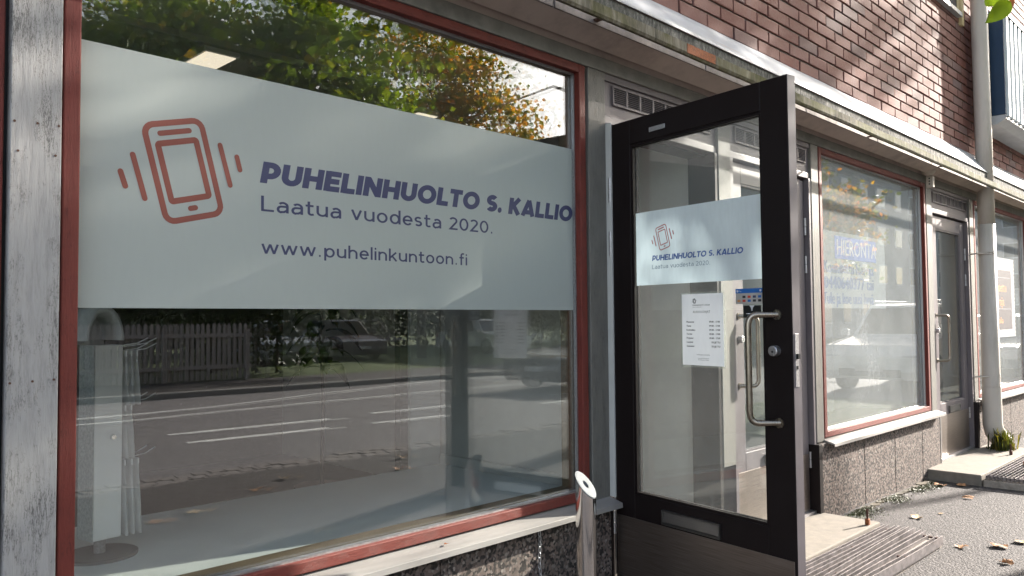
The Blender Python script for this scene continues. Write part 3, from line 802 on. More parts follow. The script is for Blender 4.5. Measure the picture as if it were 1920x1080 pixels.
# frosted film and its lettering on the main window
MB().box(.70, 2.926, 0.0468, .0472, 1.4655, 2.231).build('frosted_film', MAT['film'], win_main)
phone_logo(1.0, 1.039, 1.892, .0466).build('phone_logo', MAT['inkred'], win_main)
text_line('PUHELINHUOLTO S. KALLIO', 1.592, .0725, .268, MAT['ink'], win_main, .19, 1.292, 1.884, .075, .0466)
text_line('Laatua vuodesta 2020.', 1.072, .0515, .135, MAT['ink'], win_main, 0, 1.297, 1.790, .19, .0466)
text_line('www.puhelinkuntoon.fi', .918, .0455, .135, MAT['ink'], win_main, 0, 1.299, 1.648, .19, .0466)

# --- plinths of washed aggregate panels
def plinth(x0, x1, joints):
    p = MB().box(x0, x1, .012, .12, -.1, .56).build('plinth', MAT['mortar'], B)
    xs = [x0] + joints + [x1]
    for a, b in zip(xs, xs[1:]):
        MB().box(a + .004, b - .004, -.022, .02, -.1, .5535).build('panel', MAT['agg'], p, bevel=.003)
    return p
plinth(-1.8, 3.075, [-1.2, -.55, .1, .75, 1.40, 2.008, 2.560])
plinth(5.42, 7.93, [6.17, 6.80, 7.45])
plinth(9.15, 13.98, [9.75, 10.4, 11.05, 11.7, 12.4, 13.1])
MB().box(5.365, 5.416, -.03, .10, .0, .553).build('end_trim', MAT['brown'], B, bevel=.002)
MB().box(3.078, 3.095, -.02, .10, .0, .553).build('end_trim', MAT['brown'], B, bevel=.002)
MB().box(7.935, 7.96, -.025, .10, .0, .535).build('end_trim', MAT['galv2'], B, bevel=.002)
MB().box(9.09, 9.145, -.03, .10, .0, .553).build('end_trim', MAT['brown'], B, bevel=.002)

# --- transom panels with louvred vents
def transom(x0, x1, y=.02):
    t = MB().box(x0, x1, y, .10, 2.385, 2.634)
    p = t.build('transom_panel', MAT['mauve'], B)
    MB().box(x0, x1, y - .012, y - .0005, 2.600, 2.6335).build('transom_trim', MAT['mauve'], p, bevel=.002)
    MB().box(x0, x1, y - .010, y - .0005, 2.386, 2.425).build('transom_trim', MAT['mauve'], p, bevel=.003)
    v0, v1 = x0 + .075, x1 - .06
    f = MB(); f.box(v0, v1, y - .012, y - .0006, 2.488, 2.497); f.box(v0, v1, y - .012, y - .0006, 2.577, 2.586)
    n = 8; w = (v1 - v0) / n
    for i in range(n + 1):
        X = v0 + i * w
        f.box(max(v0, X - .007), min(v1, X + .007), y - .0118, y - .0006, 2.497, 2.577)
    f.build('vent_frame', MAT['mauve'], p)
    MB().box(v0 + .002, v1 - .002, y - .002, y - .0004, 2.489, 2.585).build('vent_back', MAT['black'], p)
    s = MB()
    for i in range(n):
        for k_ in range(8):
            z = 2.4985 + k_ * .0098
            s.prism([(y - .010, z), (y - .0095, z + .002), (y - .003, z + .0075), (y - .003, z + .0055)], v0 + i * w + .007, v0 + (i + 1) * w - .007, 'x')
    o = s.build('louvre', MAT['mauve'], p); o['kind'] = 'stuff'
    for X in ((v0 + v1) / 2 - w * 1.8, (v0 + v1) / 2 + w * .2):
        pass
    return p
transom(3.096, 4.158); transom(4.302, 5.403); transom(7.947, 9.128)

# --- doors
MAT['slot'] = metal_mat('mail_slot_steel', (.20, .195, .19), .35)
LW, LH0, LH1, TH = .996, .10, 2.369, .05
def door(mtx, mirror=False, shopdoor=False, paint='mauve'):
    """leaf in local coordinates: x from the hinge, y into the leaf, z up; outer face at y=0"""
    Wd = LW
    def B_(x0, x1, *a): return MB().box(*((Wd - x1, Wd - x0) if mirror else (x0, x1)), *a)
    G0, G1, GZ0, GZ1 = .141, .857, .615, 2.238
    lf = MB()
    def add(x0, x1, y0, y1, z0, z1):
        if mirror: x0, x1 = Wd - x1, Wd - x0
        lf.box(x0, x1, y0, y1, z0, z1)
    add(0, G0 - .012, 0, TH, LH0, LH1); add(G1 + .012, Wd, 0, TH, LH0, LH1)
    add(G0 - .012, G1 + .012, 0, TH, GZ1 + .012, LH1); add(G0 - .012, G1 + .012, 0, TH, LH0, GZ0 - .012)
    d = lf.build('door', MAT[paint], B, bevel=.003, mat=mtx)
    bd = MB()
    def addb(x0, x1, y0, y1, z0, z1):
        if mirror: x0, x1 = Wd - x1, Wd - x0
        bd.box(x0, x1, y0, y1, z0, z1)
    for y0, y1 in ((.006, .020), (.030, .044)):
        addb(G0 - .012, G0, y0, y1, GZ0 - .012, GZ1 + .012); addb(G1, G1 + .012, y0, y1, GZ0 - .012, GZ1 + .012)
        addb(G0, G1, y0, y1, GZ1, GZ1 + .012); addb(G0, G1, y0, y1, GZ0 - .012, GZ0)
    bd.build('glazing_bead', MAT[paint], d)
    B_(G0 - .010, G1 + .010, .0215, .0285, GZ0 - .01, GZ1 + .01).build('pane', MAT['doorglass'], d)
    B_(.012, Wd - .012, -.0025, -.0003, LH0 + .012, .492).build('kick_plate', MAT['steel'], d, bevel=.0008)
    ms = MB()
    x0, x1 = (.309, .635) if not mirror else (Wd - .635, Wd - .309)
    ms.box(x0, x1, -.016, -.0004, .502, .510); ms.box(x0, x1, -.016, -.0004, .558, .566); ms.box(x0, x0 + .008, -.016, -.0004, .51, .558); ms.box(x1 - .008, x1, -.016, -.0004, .51, .558)
    ms.prism([(-.0155, .515), (-.0125, .511), (-.004, .556), (-.007, .5575)], x0 + .009, x1 - .009, 'x')
    ms.build('mail_slot', MAT['slot'], d, bevel=.001)
    # cranked D handle
    xa, xb, hh = .930, .857, .088
    if mirror: xa, xb = Wd - xa, Wd - xb
    ptsA = [(xa, -.001, 1.433), (xa, -.02, 1.433)]
    def bend(p0, p1, p2, n=6):
        p0, p1, p2 = Vector(p0), Vector(p1), Vector(p2)
        return [tuple((1 - t) ** 2 * p0 + 2 * t * (1 - t) * p1 + t * t * p2) for t in [i / n for i in range(n + 1)]]
    mid = lambda z: (xb + (xa - xb) * .35, -hh * .72, z)
    path = [(xa, 0, 1.433), mid(1.433)] + bend(mid(1.433), (xb, -hh, 1.433), (xb, -hh, 1.385)) [1:] + bend((xb, -hh, 1.06), (xb, -hh, 1.012), mid(1.012)) + [(xa, 0, 1.012)]
    hm = MB().tube(path, .0125, 14)
    for z in (1.433, 1.012):
        hm.tube([(xa, -.006, z), (xa, -.0002, z)], .020, 14)
    hm.build('handle', MAT['handle'], d, smooth=True).modifiers.new('e', 'EDGE_SPLIT').split_angle = R(50)
    xc = .921 if not mirror else Wd - .921
    lk = MB().tube([(xc, -.0002, 1.292), (xc, -.024, 1.292), (xc, -.026, 1.292)], [.0215, .0205, .018], 20)
    lk.build('lock_cylinder', MAT['galv'], d)
    MB().tube([(xc, -.0262, 1.289), (xc, -.0265, 1.289)], .0045, 8).build('keyhole', MAT['black'], d)
    for z0, z1 in ((1.991, 2.110), (1.729, 1.847), (.396, .503)):
        xh = -.006 if not mirror else Wd + .006
        h = MB().tube([(xh, -.006, z0), (xh, -.006, (z0 + z1) / 2 - .002)], .0085, 10).tube([(xh, -.006, (z0 + z1) / 2 + .002), (xh, -.006, z1)], .0085, 10)
        h.build('hinge', MAT['galv'], d)
    if shopdoor:
        MB().box(.258, .357, -.004, -.0004, 2.284, 2.306).build('closer_plate', MAT['galv'], d, bevel=.004)
        MB().box(G0 + .001, G1 - .001, .0208, .0211, 1.578, 1.921).build('frosted_film', MAT['doorfilm'], d)
        phone_logo(.36, .312, 1.793, .0206, .013).build('phone_logo', MAT['inkpink'], d)
        text_line('PUHELINHUOLTO S. KALLIO', .512, .0255, .22, MAT['inkblue'], d, .19, .243, 1.688, .075, .0206)
        text_line('Laatua vuodesta 2020.', .342, .0195, .12, MAT['inkgrey'], d, 0, .243, 1.651, .17, .0206)
        MB().box(LW + .0002, LW + .0012, .001, TH - .001, LH0 + .002, LH1 - .002).build('edge_glare', MAT['mauve'], d)  # lighter edge colour stands in for the specular glare along the leaf
        # latch plate on the free edge
        MB().box(LW + .0014, LW + .0026, .012, .034, 1.155, 1.36).build('latch_plate', MAT['galv'], d, bevel=.001)
        k_ = MB().box(LW + .0028, LW + .012, .016, .030, 1.262, 1.282); k_.box(LW + .0028, LW + .004, .018, .028, 1.222, 1.236)
        k_.build('latch_bolt', MAT['black'], d)
    return d
H0 = Vector((3.105, -.024, 0)); T0 = Vector((2.942, -1.006, 0)); ud = (T0 - H0).normalized(); vd = Vector((0, 0, 1)).cross(ud)
m1 = Matrix((ud, vd, (0, 0, 1))).transposed().to_4x4(); m1.translation = H0
d1 = door(m1, False, True, 'brown'); d1['label'] = 'open glazed door leaf with frosted band and steel pull handle'
d2 = door(Matrix.Translation((4.352, .035, 0)), True)
d3 = door(Matrix.Translation((8.035, .035, 0)), True)
# door frames (jambs)
def jambs(x0, x1, y0, y1, deep, head=2.384, m='brown'):
    j = MB(); j.box(x0, x0 + .034, y0, deep, .09, head); j.box(x1 - .034, x1, y0, deep, .09, head); j.box(x0 + .034, x1 - .034, y0 + .06, deep, 2.372, head)
    return j.build('door_frame', MAT[m], B, bevel=.002)
jambs(3.098, 4.158, .004, .1, .185); jambs(4.302, 5.403, .004, .1, .12, m='mauve'); jambs(7.947, 9.10, .004, .1, .12, m='mauve')
MB().box(3.0955, 3.1030, -.030, .0035, .57, 2.38).build('jamb_trim', MAT['wallin'], B)
for a, b in ((3.133, 4.123), (4.337, 5.368), (7.982, 9.065)):
    MB().box(a, b, .0, .14, .088, .108).build('threshold', MAT['galv'], B)

# --- down pipe
dp = MB(); PX_ = 9.243
dp.tube([(PX_ - .06, -.125, 9.5), (PX_ - .01, -.125, 3.5), (PX_, -.125, 2.35)], .078, 24)
dpo = dp.build('downpipe', MAT['pipe'], B, smooth=True)
MB().tube([(PX_, -.125, 2.36), (PX_ - .01, -.125, .72), (PX_ - .01, -.125, .66)], [.0795, .083, .0835], 24).build('pipe_section', MAT['pipe'], dpo, smooth=True)
MB().tube([(PX_ - .01, -.125, .70), (PX_ - .01, -.125, .33), (PX_ + .01, -.135, .25), (PX_ + .07, -.17, .17), (PX_ + .10, -.19, .13)], [.087, .090, .092, .092, .092], 24, cap=False).build('pipe_shoe', MAT['pipe'], dpo, smooth=True)
for z in (2.05, .80):
    b = MB()
    for k_ in range(24):
        a0, a1 = 2 * math.pi * k_ / 24, 2 * math.pi * (k_ + 1) / 24
        for zz in (z, z + .022):
            pass
    b.tube([(PX_ - .006, -.125, z), (PX_ - .006, -.125, z + .009)], .0855, 24); b.tube([(PX_ - .006, -.125, z + .02), (PX_ - .006, -.125, z + .026)], .0855, 24)
    b.tube([(PX_ - .085, -.125, z + .01), (PX_ - .125, -.06, z + .01), (PX_ - .125, .0, z + .005)], .008, 8)
    b.build('pipe_clamp', MAT['pipe'], dpo)

# --- balcony
bal = MB().prism([(0, 3.42), (-.20, 3.42), (-.285, 3.47), (-.285, 3.512), (0, 3.512)], 9.45, 16, 'x').build('balcony', MAT['white'], B)
MB().box(9.44, 9.465, -.288, 0, 3.515, 4.62).build('side_panel', MAT['bluep'], bal, bevel=.002)
MB().box(9.436, 9.439, -.16, -.15, 3.515, 4.62).build('panel_joint', MAT['black'], bal)
MB().box(9.466, 16, -.280, -.275, 3.515, 4.55).build('front_sheet', MAT['green'], bal)
ribm = MB().prism([(-.045, -.281), (.045, -.281), (.032, -.308), (-.032, -.308)], 3.50, 4.55, 'z').mesh('rib', MAT['ribm'])
for i in range(38):
    o = bpy.data.objects.new('rib', ribm); col.objects.link(o); o.parent = bal; o.location = (9.53 + i * .17, 0, 0)
MB().box(9.43, 16, -.315, -.265, 4.56, 4.60).build('hand_rail', MAT['green'], bal)
for i in range(6):
    MB().box(9.45 + i * 1.1, 9.49 + i * 1.1, -.30, -.27, 4.60, 5.0).build('rail_post', MAT['ribm'], bal)
MB().box(9.43, 16, -.315, -.265, 5.0, 5.04).build('hand_rail', MAT['green'], bal)
# upper window in the corner by the pipe
uw = MB().box(8.98, 9.05, -.03, .05, 4.40, 6).build('upper_window', MAT['cream'], B)
MB().box(8.15, 8.93, -.05, .02, 4.46, 4.50).build('sill', MAT['white'], uw)
MB().box(8.90, 8.95, -.012, .05, 4.51, 6).build('window_post', MAT['cream'], uw)
MB().box(8.2, 8.898, -.006, .04, 4.501, 6).build('pane', MAT['winm'], uw)

# ================================================================== inside the shop
def inner(name, *a, m='wallin'):
    return struct(MB().box(*a).build(name, MAT[m]))
inner('interior_floor', -6, 13.8, .16, 5.2, -.05, .09, m='floorin')
inner('interior_ceiling', -6, 13.8, .14, 5.2, 2.93, 3.05, m='ceil')
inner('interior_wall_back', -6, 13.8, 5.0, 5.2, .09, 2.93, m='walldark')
inner('interior_wall_left', -2.1, -2.0, .16, 5.0, .09, 2.93)
inner('interior_wall_right', 4.17, 4.27, .19, 5.0, .09, 2.93)
inner('interior_wall_far', 8.0, 8.1, .19, 5.0, .09, 2.93)
inner('interior_wall_end', 13.2, 13.3, .19, 5.0, .09, 2.93)
inner('interior_wall_two', 5.42, 5.47, .19, 5.0, .09, 2.93)
inner('partition', 3.02, 3.06, .135, 1.16, .09, 2.3)
inner('window_ledge', -1.6, 3.018, .132, 1.16, .555, .600, m='ledge')
inner('ledge_front_panel', -1.6, 3.018, 1.10, 1.14, .09, .553, m='wallin')
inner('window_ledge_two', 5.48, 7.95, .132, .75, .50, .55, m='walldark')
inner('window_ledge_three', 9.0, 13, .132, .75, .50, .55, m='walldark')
inner('back_screen_two', 5.48, 7.95, .95, 1.0, .09, 2.93, m='ceil')
inner('inner_panel', 2.80, 3.018, 1.17, 1.21, .09, 2.3)
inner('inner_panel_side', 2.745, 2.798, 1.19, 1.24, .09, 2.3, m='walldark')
inner('skirting', 3.0, 3.0185, .135, 1.155, .6005, .655, m='wallin')
inner('blind_rail', -1.6, 3.0, 1.0, 1.03, 2.655, 2.685, m='wallin')
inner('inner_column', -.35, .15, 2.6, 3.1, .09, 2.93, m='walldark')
# ceiling lamp
def lamp(x, y, label):
    t = thing('ceiling_lamp', label, 'lamp', (x, y, 2.93), 0, 'ceiling lamps')
    MB().box(-.10, .10, -.62, .62, -.035, 0).build('housing', MAT['whitep'], t)
    MB().box(-.085, .085, -.60, .60, -.040, -.0355).build('diffuser', MAT['lamp'], t)
lamp(1.98, 2.39, 'lit ceiling lamp strip seen above the frosted window band')
lamp(3.62, 2.6, 'lit ceiling lamp strip inside behind the open door')
# display rack on the ledge
MAT['platem'] = M('rack_base', (.16, .155, .145), .5)
rk = thing('display_rack', 'white display column with rounded header and hooks behind the window', 'display rack', (1.01, .66, .6))
RZ = R(10)
rk.rotation_euler = (0, 0, RZ)
MB().box(-.05, .05, -.05, .05, .065, .745).build('column', MAT['whitep'], rk, bevel=.003)
MB().box(-.054, -.0505, -.05, .05, .065, .745).build('perforated_side', MAT['perf'], rk)
hd = MB(); n = 14
for i in range(n + 1):
    a = math.pi * i / n
    for r in (.070, .058):
        for y in (-.06, .08):
            hd.v.append((-.022 + r * -math.cos(a) * 1.0, y, .76 + .115 * math.sin(a) * (r / .066)))
for i in range(n):
    a = i * 4; b = a + 4
    hd.face((a, b, b + 1, a + 1)); hd.face((a + 2, a + 3, b + 3, b + 2)); hd.face((a, a + 2, b + 2, b)); hd.face((a + 1, b + 1, b + 3, a + 3))
hd.build('header', MAT['pouch'], rk, smooth=True)
MB().prism([(-.086, .745)] + [(-.022 - .064 * math.cos(math.pi * i / 14), .76 + .108 * math.sin(math.pi * i / 14)) for i in range(15)] + [(.042, .745)], .066, .070, 'y').build('header_panel', MAT['pouch'], rk)
MB().tube([(0, 0, .012), (0, 0, .07)], .02, 14).build('stem', MAT['galv'], rk)
MB().tube([(0, 0, .0), (0, 0, .009), (0, 0, .012)], [.125, .125, .118], 40).build('base_plate', MAT['platem'], rk)
MB().tube([(.012, -.051, .42), (.012, -.058, .42), (.012, -.066, .42)], [.006, .011, .008], 14).build('knob', MAT['chrome'], rk)
for z in (.735, .715, .53, .33):
    for y in (-.028, .028):
        MB().tube([(.05, y, z), (.15, y, z + .012), (.19, y, z + .03)], .0022, 6).build('hook', MAT['wire'], rk)
def pouch(dx, z0, z1, lab):
    mb = MB(); nu, nv = 6, 8; w = .05
    t = thing('hanging_pouch', lab, 'pouch', (1.01, .66, .6), RZ, 'pouches on the display rack')
    for side in (1, -1):
        b = len(mb.v)
        for i in range(nu + 1):
            for j in range(nv + 1):
                u, v = i / nu, j / nv
                th = .0145 * math.sin(math.pi * u) * math.sin(math.pi * min(1, v * 1.15)) + .0006 + .002 * math.sin(u * 9 + v * 4)
                mb.v.append((dx + side * th + .012 * (1 - v), -w + 2 * w * u * (1) + .006 * (1 - v) * (u - .5), z0 + (z1 - z0) * v))
        for i in range(nu):
            for j in range(nv):
                a = b + i * (nv + 1) + j
                mb.face((a, a + nv + 1, a + nv + 2, a + 1) if side > 0 else (a, a + 1, a + nv + 2, a + nv + 1))
    mb.build('bag', MAT['pouch'], t, smooth=True)
    MB().box(dx - .0025, dx + .0025, -w, w, z1 - .008, z1 + .012).build('header_card', MAT['whitep'], t)
for dx in (.062, .082, .104):
    pouch(dx, .525, .71, {'.062': 'pouch hung innermost on the top hooks of the rack', '.082': 'middle pouch on the top hooks of the rack', '.104': 'pouch hung outermost on the top hooks of the rack'}[str(dx)[1:]])
for dx in (.062, .084):
    pouch(dx, .335, .515, 'narrow pouch hung inside on the middle hooks of the rack' if dx < .07 else 'pouch hung outside on the middle hooks of the rack')
for dx in (.062, .088, .112):
    pouch(dx, .06, .32, {'.062': 'long pouch innermost on the bottom hooks of the rack', '.088': 'long middle pouch on the bottom hooks of the rack', '.112': 'long pouch outermost on the bottom hooks of the rack'}[str(dx)[1:]])
# plant deep in the shop
pl = thing('potted_plant', 'dark leafy potted plant standing inside behind the glass', 'plant', (2.78, 2.05, .09))
MB().tube([(0, 0, 0), (0, 0, .3)], [.13, .17], 20).build('pot', MAT['pot'], pl)
MB().tube([(0, 0, .28), (.02, .01, .8), (-.01, 0, 1.25), (.02, .02, 1.5)], [.014, .012, .009, .005], 8).build('stem', MAT['bark'], pl)
for i in range(24):
    z = 1.02 + .62 * i / 24; a = i * 2.4; L = random.uniform(.16, .26)
    mb = MB(); d = Vector((math.cos(a), math.sin(a), 0)); s_ = Vector((-d.y, d.x, 0))
    prev = None
    for k_ in range(7):
        t = k_ / 6; c = Vector((.01, 0, z)) + d * (L * t + .02) + Vector((0, 0, .10 * t - .22 * t * t)); w = .05 * math.sin(math.pi * min(1, t * .96 + .03))
        mb.v += [tuple(c - s_ * w), tuple(c + Vector((0, 0, -.01))), tuple(c + s_ * w)]
        if k_:
            b = (k_ - 1) * 3
            mb.face((b, b + 1, b + 4, b + 3)); mb.face((b + 1, b + 2, b + 5, b + 4))
    mb.build('leaf', MAT['plantm'], pl, smooth=True)

# ================================================================== sheets and stickers
def door_local(name, label, cat):
    o = bpy.data.objects.new(name, None); col.objects.link(o); o.matrix_world = m1
    return tag(o, label, cat)
sh = door_local('opening_hours_sheet', 'white laminated sheet of opening hours on the open door glass', 'notice')
MB().box(.414, .657, .0203, .0207, 1.209, 1.536).build('laminate', MAT['doorglass'], sh)
MB().box(.421, .650, .0197, .0201, 1.218, 1.528).build('paper', MAT['paper'], sh)
yy = .0195
def pl_(txt, *a, **k):
    q = MB(); add_font(q, txt, *a, **k); q.build('print_line', MAT['print_'], sh)
phone_logo(.068, .493, 1.497, yy, .03).build('logo', MAT['print_'], sh)
pl_('PUHELINHUOLTO S. KALLIO', .483, 1.4765, .0075, yy, bold=.0004); pl_('Laatua vuodesta 2020.', .483, 1.469, .0055, yy)
pl_('AUKIOLOAJAT', .484, 1.445, .0145, yy)
for i, (a, b) in enumerate((('Maanantai', '09:00 - 17:00'), ('Tiistai', '09:00 - 17:00'), ('Keskiviikko', '09:00 - 17:00'), ('Torstai', '09:00 - 17:00'), ('Perjantai', '09:00 - 17:00'), ('Lauantai', 'SULJETTU'), ('Sunnuntai', 'SULJETTU'))):
    z = 1.403 - i * .0176
    pl_(a, .446, z, .0108, yy, bold=.0006); pl_(b, .631, z, .0108, yy, 'RIGHT', bold=.0006)
pl_('Poikkeukset mahdollisia', .538, 1.262, .0075, yy, 'CENTER'); pl_('www.puhelinkuntoon.fi', .538, 1.247, .0065, yy, 'CENTER'); pl_('Puhelinhuolto S. Kallio', .538, 1.240, .0065, yy, 'CENTER')

cs = door_local('payment_sticker', 'small payment card sticker with blue top band on door glass', 'sticker')
MB().box(.715, .848, .0202, .0206, 1.479, 1.5415).build('backing', MAT['signg'], cs)
MB().box(.715, .848, .0197, .0201, 1.523, 1.5415).build('blue_band', MAT['sign'], cs)
tt = MB(); tt.tube([(.725, .0194, 1.532), (.725, .0196, 1.532)], .005, 12); add_font(tt, 'Pay', .733, 1.529, .008, .0194); tt.tube([(.838, .0194, 1.532), (.838, .0196, 1.532)], .005, 12)
tt.build('band_print', MAT['paper'], cs)
for i, c in enumerate(('signg', 'print_', 'signred', 'ink', 'sign', 'orange', 'signred', 'sign', 'print_', 'print_')):
    x = .724 + (i % 5) * .0255; z = 1.503 if i < 5 else 1.487
    MB().box(x, x + .015, .0197, .0201, z, z + .0095).build('card_mark', MAT[c], cs, bevel=.0001)
bs = door_local('black_sticker', 'small black sticker under the payment sticker on door glass', 'sticker')
MB().box(.752, .839, .0202, .0206, 1.423, 1.472).build('backing', MAT['black'], bs)
mk = MB().prism([(.783, 1.472), (.808, 1.472), (.800, 1.463), (.797, 1.450), (.793, 1.450), (.790, 1.463)], .0197, .0201, 'y')
mk.box(.768, .822, .0197, .0201, 1.437, 1.4405); mk.box(.775, .815, .0197, .0201, 1.430, 1.433)
mk.build('white_print', MAT['paper'], bs)
MAT['postblue'] = M('poster_blue', (.07, .13, .36), .7, var=.1)
# posters in the farther windows
po = thing('window_poster', 'white poster with rows of blue lettering behind the dusty window', 'poster', (5.66, .0545, 1.49))
MB().box(0, 1.24, 0, .001, 0, .57).build('paper', MAT['paper'], po)
MB().box(.24, 1.045, -.0012, -.0004, .37, .54).build('heading_box', MAT['postblue'], po)
a = MB(); add_font(a, 'HIERONTA', .27, .40, .17, -.0016, sx=.92, bold=.006); a.build('heading', MAT['paper'], po)
a = MB(); add_font(a, 'Koulutettu hieroja', .03, .262, .125, -.0008, sx=1.02, bold=.010); add_font(a, '0440640377 tai', .04, .145, .13, -.0008, sx=1.16, bold=.010); add_font(a, 'Tule ja koe uusi hyvä', .02, .032, .125, -.0008, sx=.90, bold=.010)
a.build('lettering', MAT['postblue'], po)
p3 = thing('window_poster', 'dark poster with orange lettering on a patterned sheet beside the downpipe', 'poster', (9.75, .0462, 1.18))
MB().box(0, 1.29, 0, .001, 0, .91).build('paper', MAT['paper'], p3)
a = MB()
for i in range(26):
    for j in range(18):
        z = .02 + j * .05; x = .02 + i * .05
        if .12 < x < 1.14 and .08 < z < .78: continue
        a.prism([(x, z), (x + .012, z + .0), (x + .036, z + .036), (x + .024, z + .036)], -.001, -.0004, 'y')
a.build('pattern', MAT['signg'], p3)
MB().box(.12, 1.15, -.0014, -.0004, .09, .77).build('dark_panel', MAT['posterd'], p3)
a = MB(); add_font(a, 'Koulutettu', .20, .52, .15, -.002, sx=1.1, bold=.004); add_font(a, 'hieroja', .35, .36, .15, -.002, sx=1.1, bold=.004); add_font(a, 'Varaa aika', .3, .16, .10, -.002, sx=1.1, bold=.004)
a.build('lettering', MAT['orange'], p3)
a = MB(); a.box(.16, 1.10, -.0022, -.0016, .68, .685); a.box(.16, 1.10, -.0022, -.0016, .32, .325); a.build('rule', MAT['paper'], p3)

# ================================================================== small things by the doors
ash = thing('ashtray_post', 'polished steel standing ashtray tube with slanted top by the window', 'ashtray', (2.545, -.30, 0))
mb = MB(); n = 32; r = .042
sl = lambda x, y: .748 + (y * 1.12 - x * .15)
for k_ in range(n):
    a = 2 * math.pi * k_ / n; x, y = r * math.cos(a), r * math.sin(a)
    mb.v += [(x, y, 0), (x, y, sl(x, y))]
for k_ in range(n):
    j = (k_ + 1) % n; mb.face((k_ * 2, j * 2, j * 2 + 1, k_ * 2 + 1))
mb.build('tube', MAT['chrome'], ash, smooth=True)
mb = MB()
for k_ in range(n):
    a = 2 * math.pi * k_ / n
    for rr, dz in ((.0425, -.002), (.0425, .003), (.036, .0045), (.012, .003), (.012, -.02)):
        x, y = rr * math.cos(a), rr * math.sin(a); mb.v.append((x, y, sl(x, y) + dz))
for k_ in range(n):
    j = (k_ + 1) % n
    for q in range(4): mb.face((k_ * 5 + q, j * 5 + q, j * 5 + q + 1, k_ * 5 + q + 1))
mb.build('cap', M('cap_steel', (.13, .135, .145), .7, 0, var=.3, scale=40), ash)
MB().prism([(.0115 * math.cos(i * math.pi / 6), .0115 * math.sin(i * math.pi / 6)) for i in range(12)], .70, .725, 'z').build('hole_plug', MAT['black'], ash)
MB().tube([(0, 0, 0), (0, 0, .01)], .07, 24).build('foot_plate', MAT['galv'], ash)
ch = MB()
ct = thing('hanging_chain', 'thin dark chain hanging on the pebbled plinth behind the ashtray', 'chain', (2.56, -.028, .50))
lk = MB()
for k_ in range(9):
    a = k_ * 2 * math.pi / 8
lkpts = [(.007 * math.cos(k_ * math.pi / 5), 0, .014 * math.sin(k_ * math.pi / 5)) for k_ in range(11)]
lm = MB().tube(lkpts, .0022, 6, False).mesh('link', MAT['galv'])
for k_ in range(20):
    o = bpy.data.objects.new('link', lm); col.objects.link(o); o.parent = ct; o.location = (0.002 * math.sin(k_), 0, -.023 * k_); o.rotation_euler = (0, 0, 0 if k_ % 2 else R(85))

def step(x0, x1, yo, label):
    s = thing('doorstep', label, 'step', (x0, 0, 0))
    mb = MB(); L = x1 - x0
    MB().box(0, L, yo, .15, -.08, .09).build('slab', MAT['conc'], s, bevel=.008)
    MB().box(0, L, yo - .368, yo - .012, -.08, .052).build('base_block', MAT['concd'], s, bevel=.008)
    return s
step(3.10, 5.42, -.40, 'concrete doorstep below the open door and the dark door beside it')
step(7.56, 9.42, -.44, 'concrete doorstep below the closed door by the downpipe')
def grating_bars(x0, x1, y0, y1, label, bent):
    g = thing('foot_grating', label, 'grating', (x0, y0, .054))
    L = x1 - x0; W = y0 - y1; n = 12
    for i in range(n):
        y = -W * i / (n - 1); mb = MB(); segs = 14
        a = random.uniform(-1, 1)
        for k_ in range(segs + 1):
            t = k_ / segs; x = L * t
            dy = bent * .008 * math.sin(t * 3.1 * (1 + .3 * a) + a * 3) * (1 if 0 < i < n - 1 else .3)
            dz = bent * .006 * math.sin(t * 5 + i * .6) - (.012 * bent * t * t if i > 8 else 0)
            zl = -.02 if i == n - 1 else 0
            for (py, pz) in ((-.003, zl), (.003, zl), (.003, .034), (-.003, .034)):
                mb.v.append((x, y + dy + py, dz + pz))
        for k_ in range(segs):
            b = k_ * 4
            for j in range(4):
                j2 = (j + 1) % 4; mb.face((b + j, b + j2, b + 4 + j2, b + 4 + j))
        mb.face((0, 3, 2, 1)); e = segs * 4; mb.face((e, e + 1, e + 2, e + 3))
        mb.build('bar', MAT['bar'], g)
    for k_ in range(5):
        x = L * (.02 + .96 * k_ / 4)
        MB().box(x - .004, x + .004, -W, 0, .002, .014).build('cross_bar', MAT['rustd'], g)
grating_bars(3.12, 5.40, -.43, -.775, 'bent flat bar foot grating in front of the nearer doorstep', 1.0)
g = thing('foot_grating', 'rectangular mesh foot grating in front of the doorstep by the downpipe', 'grating', (7.58, -.47, .054))
for i in range(13):
    MB().box(0, 1.82, -.03 * i - .003, -.03 * i + .003, 0, .036).build('bar', MAT['bar'], g)
for k_ in range(25):
    MB().box(.0755 * k_, .0755 * k_ + .005, -.36, 0, .012, .0355).build('cross_bar', MAT['bar'], g)
for (x, y, lab) in ((5.285, -.37, 'rusty iron door stop on the nearer doorstep'), (8.86, -.365, 'rusty iron door stop on the doorstep by the downpipe')):
    s = thing('door_stop', lab, 'door stop', (x, y, .09), 0, 'iron door stops')
    MB().box(-.016, .016, -.013, .013, 0, .04).build('block', MAT['rust' if x < 6 else 'rustd'], s, bevel=.006)
    MB().tube([(0, 0, .03), (0, 0, .095), (.002, 0, .10)], [.0075, .0075, .009], 10).build('rod', MAT['rustd'], s)
sn = thing('alarm_sensor', 'grey alarm box with round bracket under the canopy', 'sensor', (7.735, -.06, 2.58))
MB().box(-.022, .022, -.03, .028, 0, .105).build('body', MAT['pipe'], sn, bevel=.004)
MB().tube([(-.06, -.01, .167), (-.06, -.01, .135), (-.05, -.01, .11)], [.062, .06, .035], 20).build('bracket', MAT['pipe'], sn, smooth=True)
mb = MB()
for z in (.03, .055, .08): mb.tube([(-.0225, 0, z), (-.0235, 0, z)], .007, 10)
mb.build('sound_hole', MAT['black'], sn)

